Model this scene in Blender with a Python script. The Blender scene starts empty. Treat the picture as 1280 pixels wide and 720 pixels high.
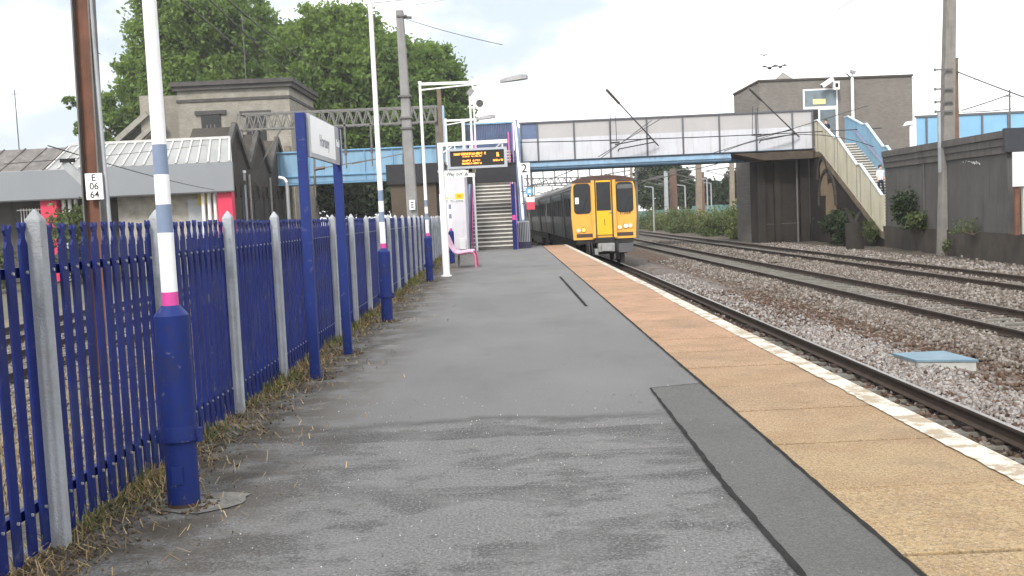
import bpy, math, random
import numpy as np
from mathutils import Vector, Matrix
random.seed(7); rng = np.random.default_rng(7)
sc = bpy.context.scene
COL = sc.collection
R = math.radians
# ------------------------------------------------------------------ camera
F, YAW, PITCH, ROLL, H = 1260.0, -0.001, -0.0717, -0.04542, 1.403
fw = Vector((math.sin(YAW)*math.cos(PITCH), math.cos(YAW)*math.cos(PITCH), math.sin(PITCH)))
r0 = Vector((math.cos(YAW), -math.sin(YAW), 0)); u0 = r0.cross(fw)
rt = math.cos(ROLL)*r0 + math.sin(ROLL)*u0
up = -math.sin(ROLL)*r0 + math.cos(ROLL)*u0
cam = bpy.data.cameras.new('camera'); co = bpy.data.objects.new('camera', cam); COL.objects.link(co)
cam.sensor_width = 36; cam.lens = 36*F/1280; cam.clip_end = 3000; cam.clip_start = .05
co.matrix_world = Matrix(((rt.x, up.x, -fw.x, 0), (rt.y, up.y, -fw.y, 0), (rt.z, up.z, -fw.z, H), (0, 0, 0, 1)))
sc.camera = co
def at(px, py, Y):
    d = fw + rt*((px-640)/F) - up*((py-360)/F)
    t = Y/d.y
    return Vector((d.x*t, Y, H+d.z*t))
# ------------------------------------------------------------------ materials
def nt(name):
    m = bpy.data.materials.new(name); m.use_nodes = True
    t = m.node_tree; b = t.nodes['Principled BSDF']
    return m, t, b
def N(t, kind, **kw):
    n = t.nodes.new(kind)
    for k, v in kw.items():
        if hasattr(n, k) and k not in n.inputs: setattr(n, k, v)
        else: n.inputs[k].default_value = v
    return n
def L(t, a, b): t.links.new(a, b)
def mixc(t, fac, a, b, blend='MIX'):
    n = t.nodes.new('ShaderNodeMix'); n.data_type = 'RGBA'; n.blend_type = blend
    for sock, v in ((n.inputs[0], fac), (n.inputs[6], a), (n.inputs[7], b)):
        if hasattr(v, 'is_output'): L(t, v, sock)
        elif isinstance(v, (int, float)): sock.default_value = v
        else: sock.default_value = (*v[:3], 1)
    return n.outputs[2]
def rng_node(t, val, a, b, c=0., d=1., smooth=False):
    n = t.nodes.new('ShaderNodeMapRange'); L(t, val, n.inputs[0])
    n.inputs[1].default_value = a; n.inputs[2].default_value = b; n.inputs[3].default_value = c; n.inputs[4].default_value = d
    if smooth: n.interpolation_type = 'SMOOTHSTEP'
    return n.outputs[0]
def coords(t, scale=(1, 1, 1), geo=False):
    if geo:
        g = t.nodes.new('ShaderNodeNewGeometry').outputs['Position']
    else:
        g = t.nodes.new('ShaderNodeTexCoord').outputs['Object']
    m = t.nodes.new('ShaderNodeMapping'); m.inputs['Scale'].default_value = scale
    L(t, g, m.inputs[0]); return m.outputs[0]
def noise(t, vec, scale, detail=5, rough=.6):
    n = N(t, 'ShaderNodeTexNoise', Scale=scale, Detail=detail, Roughness=rough); L(t, vec, n.inputs['Vector']); return n.outputs['Fac']
def bump(t, b, h, strength, dist=.02):
    n = N(t, 'ShaderNodeBump', Strength=strength, Distance=dist); L(t, h, n.inputs['Height']); L(t, n.outputs[0], b.inputs['Normal'])
def mul(t, a, b):
    n = t.nodes.new('ShaderNodeMath'); n.operation = 'MULTIPLY'
    for s, v in ((n.inputs[0], a), (n.inputs[1], b)):
        if hasattr(v, 'is_output'): L(t, v, s)
        else: s.default_value = v
    return n.outputs[0]
def mat(name, col, rough=.6, metal=0., var=.18, vscale=2.5, fine=30., bmp=.08, dirt=None, dscale=1.5, damt=.5, streak=False, spec=.4, island=0, chips=None):
    """weathered paint / metal / stone: mottled colour, patches of dirt, fine bump"""
    m, t, b = nt(name); v = coords(t)
    n1 = noise(t, v, vscale, 6); n2 = noise(t, v, fine, 4, .7)
    lo = [c*(1-var) for c in col]; hi = [min(1, c*(1+var)) for c in col]
    c = mixc(t, rng_node(t, n1, .3, .7), lo, hi)
    c = mixc(t, rng_node(t, n2, .3, .75), c, mixc(t, .8, c, (0, 0, 0), 'MIX')) if False else mixc(t, mul(t, rng_node(t, n2, .35, .8), .25), c, [x*.55 for x in col])
    if island:
        g = t.nodes.new('ShaderNodeNewGeometry')
        c = mixc(t, rng_node(t, g.outputs['Random Per Island'], 0, 1, 0, island), c, [x*.45 for x in col])
    if dirt:
        dv = coords(t, (3., 3., .35)) if streak else v
        dn = noise(t, dv, dscale, 6, .65)
        c = mixc(t, mul(t, rng_node(t, dn, .5, .72), damt), c, dirt)
    if chips:
        cn = noise(t, v, 16, 5, .7); c = mixc(t, mul(t, rng_node(t, cn, .63, .66), .7), c, chips)
    L(t, c, b.inputs['Base Color']); b.inputs['Roughness'].default_value = rough; b.inputs['Metallic'].default_value = metal
    b.inputs['Specular IOR Level'].default_value = spec
    if bmp: bump(t, b, n2, bmp)
    return m
def brick(name, c1, c2, mortar, bw=.225, bh=.075, soot=None, sscale=.25, samt=.6, axis='xy'):
    m, t, b = nt(name); g = t.nodes.new('ShaderNodeTexCoord').outputs['Object']
    s = t.nodes.new('ShaderNodeSeparateXYZ'); L(t, g, s.inputs[0])
    a = t.nodes.new('ShaderNodeMath'); a.operation = 'ADD'; L(t, s.outputs[0], a.inputs[0]); L(t, s.outputs[1], a.inputs[1])
    cb = t.nodes.new('ShaderNodeCombineXYZ'); L(t, a.outputs[0], cb.inputs[0]); L(t, s.outputs[2], cb.inputs[1])
    br = N(t, 'ShaderNodeTexBrick', Scale=1.); br.inputs['Brick Width'].default_value = bw; br.inputs['Row Height'].default_value = bh
    br.inputs['Mortar Size'].default_value = .008; br.inputs['Bias'].default_value = -.2
    L(t, cb.outputs[0], br.inputs['Vector'])
    br.inputs['Color1'].default_value = (*c1, 1); br.inputs['Color2'].default_value = (*c2, 1); br.inputs['Mortar'].default_value = (*mortar, 1)
    c = br.outputs['Color']
    n0 = noise(t, g, 1.2, 6); c = mixc(t, mul(t, rng_node(t, n0, .35, .7), .35), c, [x*.5 for x in c1])
    if soot:
        n1 = noise(t, g, sscale, 7, .65); c = mixc(t, mul(t, rng_node(t, n1, .38, .62), samt), c, soot)
    L(t, c, b.inputs['Base Color']); b.inputs['Roughness'].default_value = .9; b.inputs['Specular IOR Level'].default_value = .15
    bump(t, b, br.outputs['Fac'], -.3, .01)
    return m
def leafmat(name, dark, light, trans=.35):
    m, t, b = nt(name)
    g = t.nodes.new('ShaderNodeNewGeometry')
    v = coords(t)
    n1 = noise(t, v, .35, 3)
    c = mixc(t, g.outputs['Random Per Island'], dark, light)
    c = mixc(t, mul(t, rng_node(t, n1, .35, .65), .45), c, [x*.6 for x in dark])
    L(t, c, b.inputs['Base Color']); b.inputs['Roughness'].default_value = .55; b.inputs['Specular IOR Level'].default_value = .25
    tr = t.nodes.new('ShaderNodeBsdfTranslucent'); L(t, mixc(t, .5, c, (light[0]*1.3, light[1]*1.3, light[2]*.6)), tr.inputs[0])
    mx = t.nodes.new('ShaderNodeMixShader'); mx.inputs[0].default_value = trans
    L(t, b.outputs[0], mx.inputs[1]); L(t, tr.outputs[0], mx.inputs[2])
    L(t, mx.outputs[0], t.nodes['Material Output'].inputs[0])
    return m
def emit(name, col, s):
    m, t, b = nt(name); b.inputs['Base Color'].default_value = (*[c*.3 for c in col], 1)
    b.inputs['Emission Color'].default_value = (*col, 1); b.inputs['Emission Strength'].default_value = s
    return m
def stonemat(name, cols, rough=.9):
    m, t, b = nt(name); g = t.nodes.new('ShaderNodeNewGeometry')
    rp = t.nodes.new('ShaderNodeValToRGB'); rp.color_ramp.interpolation = 'CONSTANT'
    e = rp.color_ramp.elements
    while len(e) < len(cols): e.new(.5)
    for i, c in enumerate(cols): e[i].position = i/len(cols); e[i].color = (*c, 1)
    L(t, g.outputs['Random Per Island'], rp.inputs[0])
    n1 = noise(t, coords(t), 25, 4); c = mixc(t, mul(t, rng_node(t, n1, .4, .7), .4), rp.outputs[0], (.03, .025, .02))
    L(t, c, b.inputs['Base Color']); b.inputs['Roughness'].default_value = rough; b.inputs['Specular IOR Level'].default_value = .2
    return m

BLUE = mat('fence_blue', (.0065, .0155, .122), .55, var=.25, island=.5, vscale=3, dirt=(.03, .04, .10), damt=.5, dscale=4, spec=.2, chips=(.06, .07, .13))
SLEEVE = mat('sleeve_blue', (.007, .020, .130), .5, var=.2, vscale=2, spec=.25, chips=(.10, .10, .14), dirt=(.02, .022, .05), damt=.75, dscale=7, bmp=.05)
SIGNBLUE = mat('sign_blue', (.011, .026, .145), .5, var=.15, spec=.25, chips=(.07, .08, .16))
WHITE = mat('white_paint', (.78, .79, .80), .4, var=.05, dirt=(.5, .5, .48), damt=.3)
BAND = mat('grey_blue_band', (.17, .22, .32), .45, var=.07)
PINK = mat('pink_paint', (.55, .06, .28), .45, var=.1)
CONC = mat('post_concrete', (.36, .385, .42), .9, var=.2, vscale=6, fine=90, bmp=.5, dirt=(.16, .16, .15), damt=.7, dscale=3)
OLDCONC = mat('mast_concrete', (.20, .19, .175), .9, var=.2, vscale=2, fine=60, bmp=.3, dirt=(.09, .08, .07), damt=.6, dscale=1., streak=True)
GALV = mat('galvanised_steel', (.36, .38, .40), .5, .3, var=.12, dirt=(.2, .19, .17), damt=.4)
DGALV = mat('weathered_steel', (.13, .13, .125), .6, .2, var=.2, dirt=(.07, .055, .045), damt=.6)
RUST = mat('rust_brown_paint', (.145, .062, .038), .75, var=.3, vscale=2, dirt=(.04, .03, .025), damt=.7, streak=True)
BRIDGEW = mat('bridge_white', (.53, .545, .59), .55, var=.06, vscale=.8, dirt=(.33, .31, .30), damt=.55, dscale=1.6, streak=True)
BRIDGEP = mat('bridge_grey_pink', (.40, .39, .395), .6, var=.06, vscale=.9)
BRIDGEB = mat('bridge_blue', (.21, .37, .52), .5, var=.1, vscale=.7, dirt=(.07, .14, .2), damt=.5, dscale=.8, streak=True)
BRIDGED = mat('bridge_dark_blue', (.03, .07, .12), .6, var=.2)
STEELD = mat('bridge_rib_grey', (.11, .115, .13), .6, var=.15)
SCREEN = mat('screen_blue_grey', (.11, .15, .26), .5, var=.1, dirt=(.09, .1, .14), damt=.5)
BLACK = mat('dark_fascia', (.016, .016, .02), .6, var=.3)
CREAM = mat('cream_paint', (.56, .53, .41), .6, var=.08, vscale=1., dirt=(.30, .25, .13), damt=.6, dscale=.9, streak=True)
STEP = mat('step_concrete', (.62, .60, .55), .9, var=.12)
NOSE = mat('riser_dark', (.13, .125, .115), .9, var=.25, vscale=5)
GLASST = mat('train_window', (.02, .022, .025), .5, var=.3, bmp=0, spec=.15)
DARKWALL = mat('dark_render', (.088, .085, .082), .92, var=.2, vscale=.9, fine=25, bmp=.2, dirt=(.045, .042, .04), damt=.7, dscale=.9, streak=True)
BOARD = mat('grey_boards', (.105, .098, .09), .9, var=.25, vscale=1.5, dirt=(.04, .037, .034), damt=.6, streak=True)
HALLBRICK = brick('hall_brick', (.205, .19, .172), (.145, .134, .122), (.215, .2, .185), soot=(.125, .116, .108), samt=.4)
SOOTBRICK = brick('sooty_brick', (.048, .039, .032), (.032, .028, .025), (.045, .04, .036), soot=(.02, .018, .017), sscale=.35, samt=.85)
TANBRICK = brick('tan_brick', (.30, .22, .13), (.26, .19, .12), (.28, .24, .18), soot=(.12, .09, .06), samt=.5)
TOWERBRICK = brick('stock_brick', (.34, .315, .27), (.23, .215, .185), (.28, .265, .235), soot=(.15, .142, .125), sscale=.3, samt=.55)
BLACKBRICK = brick('blackened_brick', (.085, .075, .064), (.06, .053, .047), (.085, .075, .066), soot=(.032, .029, .027), samt=.7)
STONE = mat('old_stone', (.25, .22, .17), .9, var=.2, dirt=(.08, .07, .06), damt=.7)
SLATE = mat('dark_slate', (.06, .057, .055), .8, var=.25, dirt=(.12, .115, .1), damt=.5)
FASCIA = mat('canopy_grey', (.215, .23, .25), .55, var=.05, vscale=.4)
ROOFL = mat('roof_light_sheet', (.27, .28, .28), .5, var=.15, vscale=.7, dirt=(.33, .32, .3), damt=.5, streak=True)
ROOFD = mat('roof_dirty_sheet', (.13, .122, .115), .8, var=.3, vscale=1.2, dirt=(.3, .29, .28), damt=.4, streak=True)
RED = mat('column_red', (.62, .035, .09), .5, var=.08)
SHOPWALL = mat('kiosk_wall', (.36, .34, .30), .8, var=.2, dirt=(.1, .09, .08), damt=.5)
GLASSD = mat('dark_glass', (.02, .023, .027), .14, var=.2, bmp=0, spec=.3)
GLASSB = mat('door_glass', (.10, .13, .15), .12, var=.2, bmp=0, spec=.6)
YELLOW = mat('sign_yellow', (.80, .58, .02), .5, var=.05)
INK = mat('black_ink', (.015, .015, .017), .6, var=.1, bmp=0)
SIGNW = mat('sign_white', (.80, .81, .82), .35, var=.03, bmp=0)
SIGNG = mat('sign_grey', (.22, .23, .25), .4, var=.12)
FRAMEG = mat('display_frame', (.42, .45, .5), .45, var=.08)
LED = emit('led_amber', (1., .32, .04), 2.4)
BARK = mat('bark', (.085, .065, .048), .95, var=.3, vscale=4, bmp=.5)
RAILTOP = mat('rail_head', (.30, .28, .27), .32, .8, var=.15, vscale=6)
RAILOLD = mat('rail_head_dull', (.10, .085, .075), .5, .5, var=.25, vscale=6)
RAILWEB = mat('rail_rust', (.040, .027, .020), .85, var=.3, vscale=6)
SLEEPC = mat('sleeper_concrete', (.135, .13, .115), .95, var=.25, vscale=4, dirt=(.07, .06, .05), damt=.8, dscale=3)
COVERB = mat('cover_blue', (.12, .20, .26), .6, var=.2, vscale=4, dirt=(.2, .2, .2), damt=.4)
COVERC = mat('cover_concrete', (.38, .39, .37), .9, var=.15, vscale=5)
TRAINY = mat('train_yellow', (.70, .375, .065), .5, var=.07, vscale=2, dirt=(.45, .25, .05), damt=.45, dscale=1.6)
TRAINY2 = mat('train_door_yellow', (.76, .44, .016), .45, var=.04, vscale=2, dirt=(.5, .27, .02), damt=.3)
TRAINS = mat('train_side_grey', (.034, .036, .040), .38, var=.2, vscale=1.5, dirt=(.075, .07, .065), damt=.5, streak=True)
TRAIND = mat('train_door_dark', (.012, .013, .015), .4, var=.2)
TRAINR = mat('train_roof', (.30, .295, .285), .6, var=.15, vscale=1.2, dirt=(.13, .11, .1), damt=.6)
TRAINDOME = mat('train_dome_brown', (.07, .042, .036), .7, var=.2)
UNDER = mat('underframe', (.018, .017, .016), .8, var=.3, vscale=4)
UNDERL = mat('coupler_steel', (.33, .33, .33), .5, .4, var=.25, vscale=8)
SEATP = mat('seat_pink', (.58, .36, .50), .4, var=.08)
SEATR = mat('seat_leg_pink', (.60, .15, .27), .4, var=.08)
WIRE = mat('wire_dark', (.03, .03, .032), .6, var=.1, bmp=0)
INSUL = mat('insulator_brown', (.11, .09, .085), .4, var=.2)
SKIN = mat('skin', (.55, .34, .25), .6, var=.05, bmp=0)
HAIR = mat('hair', (.03, .02, .015), .7, var=.2)
TEEW = mat('white_cloth', (.75, .76, .8), .9, var=.06)
NAVY = mat('navy_cloth', (.02, .025, .05), .9, var=.15)
LAMPG = mat('lamp_head_grey', (.24, .24, .25), .5, var=.1)
LENSW = mat('lens_clear', (.62, .62, .58), .15, var=.1, bmp=0)

# ------------------------------------------------------------------ mesh collector
class MB:
    def __init__(s): s.v = []; s.f = []; s.m = []; s.s = []
    def add(s, vs, fs, mi=0, sm=False):
        o = len(s.v); s.v += [tuple(v) for v in vs]
        for f in fs: s.f.append([o+i for i in f]); s.m.append(mi); s.s.append(sm)
        return s
    def box(s, x0, x1, y0, y1, z0, z1, mi=0):
        v = [(x0,y0,z0),(x1,y0,z0),(x1,y1,z0),(x0,y1,z0),(x0,y0,z1),(x1,y0,z1),(x1,y1,z1),(x0,y1,z1)]
        return s.add(v, [(0,3,2,1),(4,5,6,7),(0,1,5,4),(1,2,6,5),(2,3,7,6),(3,0,4,7)], mi)
    def cyl(s, p0, p1, r0, r1=None, n=12, mi=0, cap=True):
        r1 = r0 if r1 is None else r1
        p0 = Vector(p0); p1 = Vector(p1); d = (p1-p0).normalized()
        a = d.orthogonal().normalized(); b = d.cross(a)
        vs = []
        for p, r in ((p0, r0), (p1, r1)):
            for i in range(n):
                t = 2*math.pi*i/n; vs.append(p+(a*math.cos(t)+b*math.sin(t))*r)
        s.add(vs, [(i, (i+1) % n, n+(i+1) % n, n+i) for i in range(n)], mi, True)
        if cap:
            s.add(vs[:n], [tuple(reversed(range(n)))], mi); s.add(vs[n:], [tuple(range(n))], mi)
        return s
    def path(s, pts, r, n=8, mi=0):
        for a, b in zip(pts[:-1], pts[1:]): s.cyl(a, b, r, r, n, mi)
        return s
    def bar(s, p0, p1, w, h, mi=0):
        """rectangular bar from p0 to p1"""
        p0 = Vector(p0); p1 = Vector(p1); d = (p1-p0).normalized()
        ref = Vector((0, 0, 1)) if abs(d.z) < .95 else Vector((0, 1, 0))
        a = d.cross(ref).normalized()*w/2; b = a.cross(d).normalized()*h/2
        vs = [p+q for p in (p0, p1) for q in (-a-b, a-b, a+b, -a+b)]
        return s.add(vs, [(0,1,2,3),(7,6,5,4),(0,4,5,1),(1,5,6,2),(2,6,7,3),(3,7,4,0)], mi)
    def prism(s, poly, axis, a, b, mi=0):
        """extrude 2D poly along axis ('x','y','z') from a to b"""
        def p(q, w): return {'x': (w, q[0], q[1]), 'y': (q[0], w, q[1]), 'z': (q[0], q[1], w)}[axis]
        n = len(poly); vs = [p(q, a) for q in poly]+[p(q, b) for q in poly]
        return s.add(vs, [tuple(range(n)), tuple(reversed(range(n, 2*n)))]+[(i, n+i, n+(i+1) % n, (i+1) % n) for i in range(n)], mi)
    def sphere(s, c, r, n=10, mi=0, sz=1.):
        vs = []; fs = []
        for i in range(n+1):
            th = math.pi*i/n
            for j in range(n*2):
                ph = math.pi*j/n
                vs.append((c[0]+r*math.sin(th)*math.cos(ph), c[1]+r*math.sin(th)*math.sin(ph), c[2]+r*sz*math.cos(th)))
        for i in range(n):
            for j in range(n*2):
                a = i*2*n+j; b = i*2*n+(j+1) % (2*n); fs.append((a, a+2*n, b+2*n, b))
        return s.add(vs, fs, mi, True)
    def build(s, name, mats, parent=None, loc=None, bevel=0):
        me = bpy.data.meshes.new(name)
        off = Vector(loc) if loc is not None else (wloc(parent) if parent else Vector((0, 0, 0)))
        me.from_pydata([(v[0]-off.x, v[1]-off.y, v[2]-off.z) for v in s.v], [], s.f)
        for m in (mats if isinstance(mats, (list, tuple)) else [mats]): me.materials.append(m)
        me.polygons.foreach_set('material_index', s.m); me.polygons.foreach_set('use_smooth', s.s)
        me.validate(); me.update()
        o = bpy.data.objects.new(name, me); COL.objects.link(o)
        if parent: o.parent = parent
        elif loc is not None: o.location = loc
        if bevel:
            md = o.modifiers.new('bevel', 'BEVEL'); md.width = bevel; md.segments = 2; md.limit_method = 'ANGLE'
        return o
def wloc(o):
    p = Vector((0, 0, 0))
    while o: p += o.location; o = o.parent
    return p
def tag(o, label=None, cat=None, group=None, kind=None):
    if label: o['label'] = label
    if cat: o['category'] = cat
    if group: o['group'] = group
    if kind: o['kind'] = kind
    return o
def thing(name, label, cat, loc=(0, 0, 0), group=None, rz=0):
    o = bpy.data.objects.new(name, None); COL.objects.link(o); o.location = loc; o.rotation_euler = (0, 0, rz)
    o.empty_display_size = .2
    return tag(o, label, cat, group)
def kids(o): return [c for c in bpy.data.objects if c.parent == o]
def copy_tree(o, parent=None):
    c = o.copy(); COL.objects.link(c)
    if parent: c.parent = parent
    for ch in kids(o): copy_tree(ch, c)
    return c
def from_np(name, V, Fq, mats, parent=None, mi=None, smooth=False):
    """fast mesh from numpy arrays; Fq (n,k)"""
    me = bpy.data.meshes.new(name); n, k = Fq.shape
    me.vertices.add(len(V)); me.vertices.foreach_set('co', V.astype(np.float32).ravel())
    me.loops.add(n*k); me.loops.foreach_set('vertex_index', Fq.astype(np.int32).ravel())
    me.polygons.add(n); me.polygons.foreach_set('loop_start', np.arange(0, n*k, k, dtype=np.int32))
    me.polygons.foreach_set('loop_total', np.full(n, k, dtype=np.int32))
    for m in (mats if isinstance(mats, (list, tuple)) else [mats]): me.materials.append(m)
    if mi is not None: me.polygons.foreach_set('material_index', mi.astype(np.int32))
    if smooth: me.polygons.foreach_set('use_smooth', np.ones(n, dtype=bool))
    me.update(calc_edges=True); me.validate()
    o = bpy.data.objects.new(name, me); COL.objects.link(o)
    if parent: o.parent = parent
    return o
def text(name, s, size, M, parent, m, depth=.002, width=None, align='CENTER'):
    """lettering as a mesh; M places the text's own xy plane"""
    cu = bpy.data.curves.new('t', 'FONT'); cu.body = s; cu.size = size; cu.align_x = align; cu.align_y = 'CENTER'; cu.extrude = depth; cu.offset = size*.012
    tmp = bpy.data.objects.new('t', cu); COL.objects.link(tmp)
    dg = bpy.context.evaluated_depsgraph_get(); me = bpy.data.meshes.new_from_object(tmp.evaluated_get(dg))
    bpy.data.objects.remove(tmp); bpy.data.curves.remove(cu)
    if width:
        xs = [v.co.x for v in me.vertices]; k = width/(max(xs)-min(xs))
        for v in me.vertices: v.co.x *= k
    me.transform(Matrix.Translation(-wloc(parent)) @ M); me.materials.clear(); me.materials.append(m)
    o = bpy.data.objects.new(name, me); COL.objects.link(o); o.parent = parent
    return o
def face_cam(p, rz=0):   # text plane standing upright, reading from -Y side
    return Matrix.Translation(p) @ Matrix.Rotation(rz, 4, 'Z') @ Matrix.Rotation(R(90), 4, 'X')

# ------------------------------------------------------------------ world, sun
SUN_EL, SUN_AZ = R(42), R(200)      # behind the camera, a little to the left; seen through thin cloud
w = bpy.data.worlds.new('World'); sc.world = w; w.use_nodes = True
t = w.node_tree; bg = t.nodes['Background']; out = t.nodes['World Output']
sky = t.nodes.new('ShaderNodeTexSky'); sky.sky_type = 'NISHITA'; sky.sun_disc = False; sky.sun_elevation = SUN_EL; sky.sun_rotation = SUN_AZ
sky.air_density = 1.2; sky.dust_density = 2.
L(t, sky.outputs[0], bg.inputs[0]); bg.inputs[1].default_value = .12
tc = t.nodes.new('ShaderNodeTexCoord').outputs['Generated']
mp = t.nodes.new('ShaderNodeMapping'); mp.inputs['Scale'].default_value = (1, 1, 2.2); L(t, tc, mp.inputs[0])
n1 = noise(t, mp.outputs[0], 4.5, 7, .55); n2 = noise(t, mp.outputs[0], 1.3, 3, .5)
def lobe(px, py, a, b):
    d = (at(px, py, 1.) - Vector((0, 0, H))).normalized()
    dt = t.nodes.new('ShaderNodeVectorMath'); dt.operation = 'DOT_PRODUCT'; L(t, tc, dt.inputs[0]); dt.inputs[1].default_value = d
    return rng_node(t, dt.outputs['Value'], math.cos(R(a)), math.cos(R(b)), 0, 1, True)
def addm(a, b, op='ADD'):
    n = t.nodes.new('ShaderNodeMath'); n.operation = op; L(t, a, n.inputs[0]); L(t, b, n.inputs[1]); return n.outputs[0]
lobes = addm(addm(lobe(30, 60, 13, 1), lobe(560, -10, 11, 1), 'MAXIMUM'), lobe(330, -60, 11, 2), 'MAXIMUM')
fac = rng_node(t, addm(mul(t, lobes, .34), n1), .66, .90, 0, 1, True)
ccol = mixc(t, fac, (1.0, 1.0, 1.0), (.43, .475, .55))
bg2 = t.nodes.new('ShaderNodeBackground'); L(t, ccol, bg2.inputs[0]); bg2.inputs[1].default_value = 1.0
mx = t.nodes.new('ShaderNodeMixShader'); mx.inputs[0].default_value = .88
L(t, bg.outputs[0], mx.inputs[1]); L(t, bg2.outputs[0], mx.inputs[2]); L(t, mx.outputs[0], out.inputs[0])
sl = bpy.data.lights.new('sun', 'SUN'); sl.energy = 1.9; sl.angle = R(12); sl.color = (1, .95, .88)
so = bpy.data.objects.new('sun', sl); COL.objects.link(so)
sd = Vector((math.sin(SUN_AZ)*math.cos(SUN_EL), math.cos(SUN_AZ)*math.cos(SUN_EL), math.sin(SUN_EL)))
so.rotation_euler = sd.to_track_quat('Z', 'Y').to_euler(); so.location = (0, -20, 40)
sc.view_settings.view_transform = 'Standard'; sc.view_settings.look = 'None'; sc.view_settings.exposure = .93; sc.view_settings.gamma = 1
sc.cycles.max_bounces = 6; sc.cycles.transparent_max_bounces = 6

# ------------------------------------------------------------------ setting
ZR = -.95                                  # top of rail
ZB = ZR-.17
def fence_x(y): return -2.11-.0004*y*y
def edge_x(y): return 2.56-4.5e-5*y*y
def t1_shift(y): return -max(0, y-35)**2/1400. if y < 75 else -(40**2)/1400.-(y-75)*.057
def gmat():
    m, t, b = nt('ground_soil'); v = coords(t, geo=True)
    n1 = noise(t, v, .15, 6); n2 = noise(t, v, 3, 6)
    c = mixc(t, rng_node(t, n1, .35, .65), (.10, .09, .065), (.075, .085, .04)); c = mixc(t, mul(t, n2, .5), c, (.05, .045, .035))
    L(t, c, b.inputs['Base Color']); b.inputs['Roughness'].default_value = .95; bump(t, b, n2, .5, .1); return m
MB().add([(-900,-60,-1.32),(900,-60,-1.32),(900,1500,-1.32),(-900,1500,-1.32)], [(0,1,2,3)]).build('ground', gmat())['kind'] = 'structure'

def bedmat():
    m, t, b = nt('trackbed_ballast'); v = coords(t, geo=True)
    s = t.nodes.new('ShaderNodeSeparateXYZ'); L(t, v, s.inputs[0])
    n0 = noise(t, v, .7, 5); n1 = noise(t, v, 3., 6)
    wob = t.nodes.new('ShaderNodeMath'); wob.operation = 'MULTIPLY_ADD'; L(t, n1, wob.inputs[0]); wob.inputs[1].default_value = 1.1; L(t, s.outputs[0], wob.inputs[2])
    rp = t.nodes.new('ShaderNodeValToRGB'); e = rp.color_ramp.elements
    stops = [(2.6, (.04, .03, .022)), (4.9, (.05, .036, .026)), (5.7, (.15, .13, .12)), (6.5, (.17, .15, .14)), (7.0, (.10, .062, .042)), (8.1, (.105, .068, .046)),
             (8.6, (.12, .105, .092)), (10.2, (.085, .08, .066)), (11.2, (.115, .10, .085)), (13.3, (.11, .095, .08)), (15.2, (.12, .10, .085)), (17., (.085, .075, .06)), (19., (.07, .06, .045))]
    while len(e) < len(stops): e.new(.5)
    for i, (x, c) in enumerate(stops): e[i].position = (x-2)/18; e[i].color = (*c, 1)
    L(t, rng_node(t, wob.outputs[0], 2.55, 20.55), rp.inputs[0])
    vo = N(t, 'ShaderNodeTexVoronoi', Scale=17.); L(t, v, vo.inputs['Vector'])
    hs = t.nodes.new('ShaderNodeSeparateColor'); L(t, vo.outputs['Color'], hs.inputs[0])
    c = mixc(t, rng_node(t, hs.outputs[0], 0, 1, 0, .75), rp.outputs[0], (.02, .018, .015))
    c = mixc(t, mul(t, rng_node(t, hs.outputs[1], .7, 1), .6), c, (.30, .275, .25))
    c = mixc(t, mul(t, rng_node(t, n0, .45, .7), .45), c, (.085, .05, .034))
    L(t, c, b.inputs['Base Color']); b.inputs['Roughness'].default_value = .95; b.inputs['Specular IOR Level'].default_value = .15
    bump(t, b, vo.outputs['Distance'], -.9, .06); return m
def grid(name, xs, ys, hf, m):
    X, Y = np.meshgrid(xs, ys); Z = hf(X, Y); V = np.stack([X, Y, Z], -1).reshape(-1, 3)
    nx, ny = len(xs), len(ys); i = np.arange(nx-1)[None]+np.arange(ny-1)[:, None]*nx; i = i.ravel()
    o = from_np(name, V, np.stack([i, i+1, i+nx+1, i+nx], -1), m, smooth=True); o['kind'] = 'structure'; return o
def bedh(X, Y):
    z = np.full_like(X, ZB-.02) + rng.normal(0, .012, X.shape)
    z += -.06*(X < 5.1) + .07*np.exp(-((X-6.0)/.5)**2) - .05*np.exp(-((X-7.2)/.5)**2) + .05*np.exp(-((X-8.0)/.4)**2) + .07*np.exp(-((X-11.5)/.7)**2) + .06*np.exp(-((X-15.6)/.7)**2)
    z += .03*np.sin(X*2.3+Y*.7)*np.sin(Y*1.1)
    return np.where((X < 2.8) | (X > 22), -1.3, z)
ys = np.concatenate([np.arange(1, 40, .2), np.arange(40, 80, .5), np.arange(80, 260, 3.)])
grid('trackbed', np.arange(2.7, 22.3, .16), ys, bedh, bedmat())
def lbedmat():
    m, t, b = nt('siding_ground'); v = coords(t, geo=True)
    n0 = noise(t, v, .8, 6); n1 = noise(t, v, 12., 5, .7)
    c = mixc(t, rng_node(t, n0, .38, .6), (.20, .165, .10), (.13, .118, .105)); c = mixc(t, mul(t, rng_node(t, n1, .4, .65), .65), c, (.05, .045, .035))
    L(t, c, b.inputs['Base Color']); b.inputs['Roughness'].default_value = .95; bump(t, b, n1, .8, .05); return m
grid('siding_ground', np.arange(-16, -2.4, .25), ys, lambda X, Y: ZB-.02+.65*np.clip((X+6.0)/3.2, 0, 1)**1.5+rng.normal(0, .015, X.shape), lbedmat())

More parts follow.
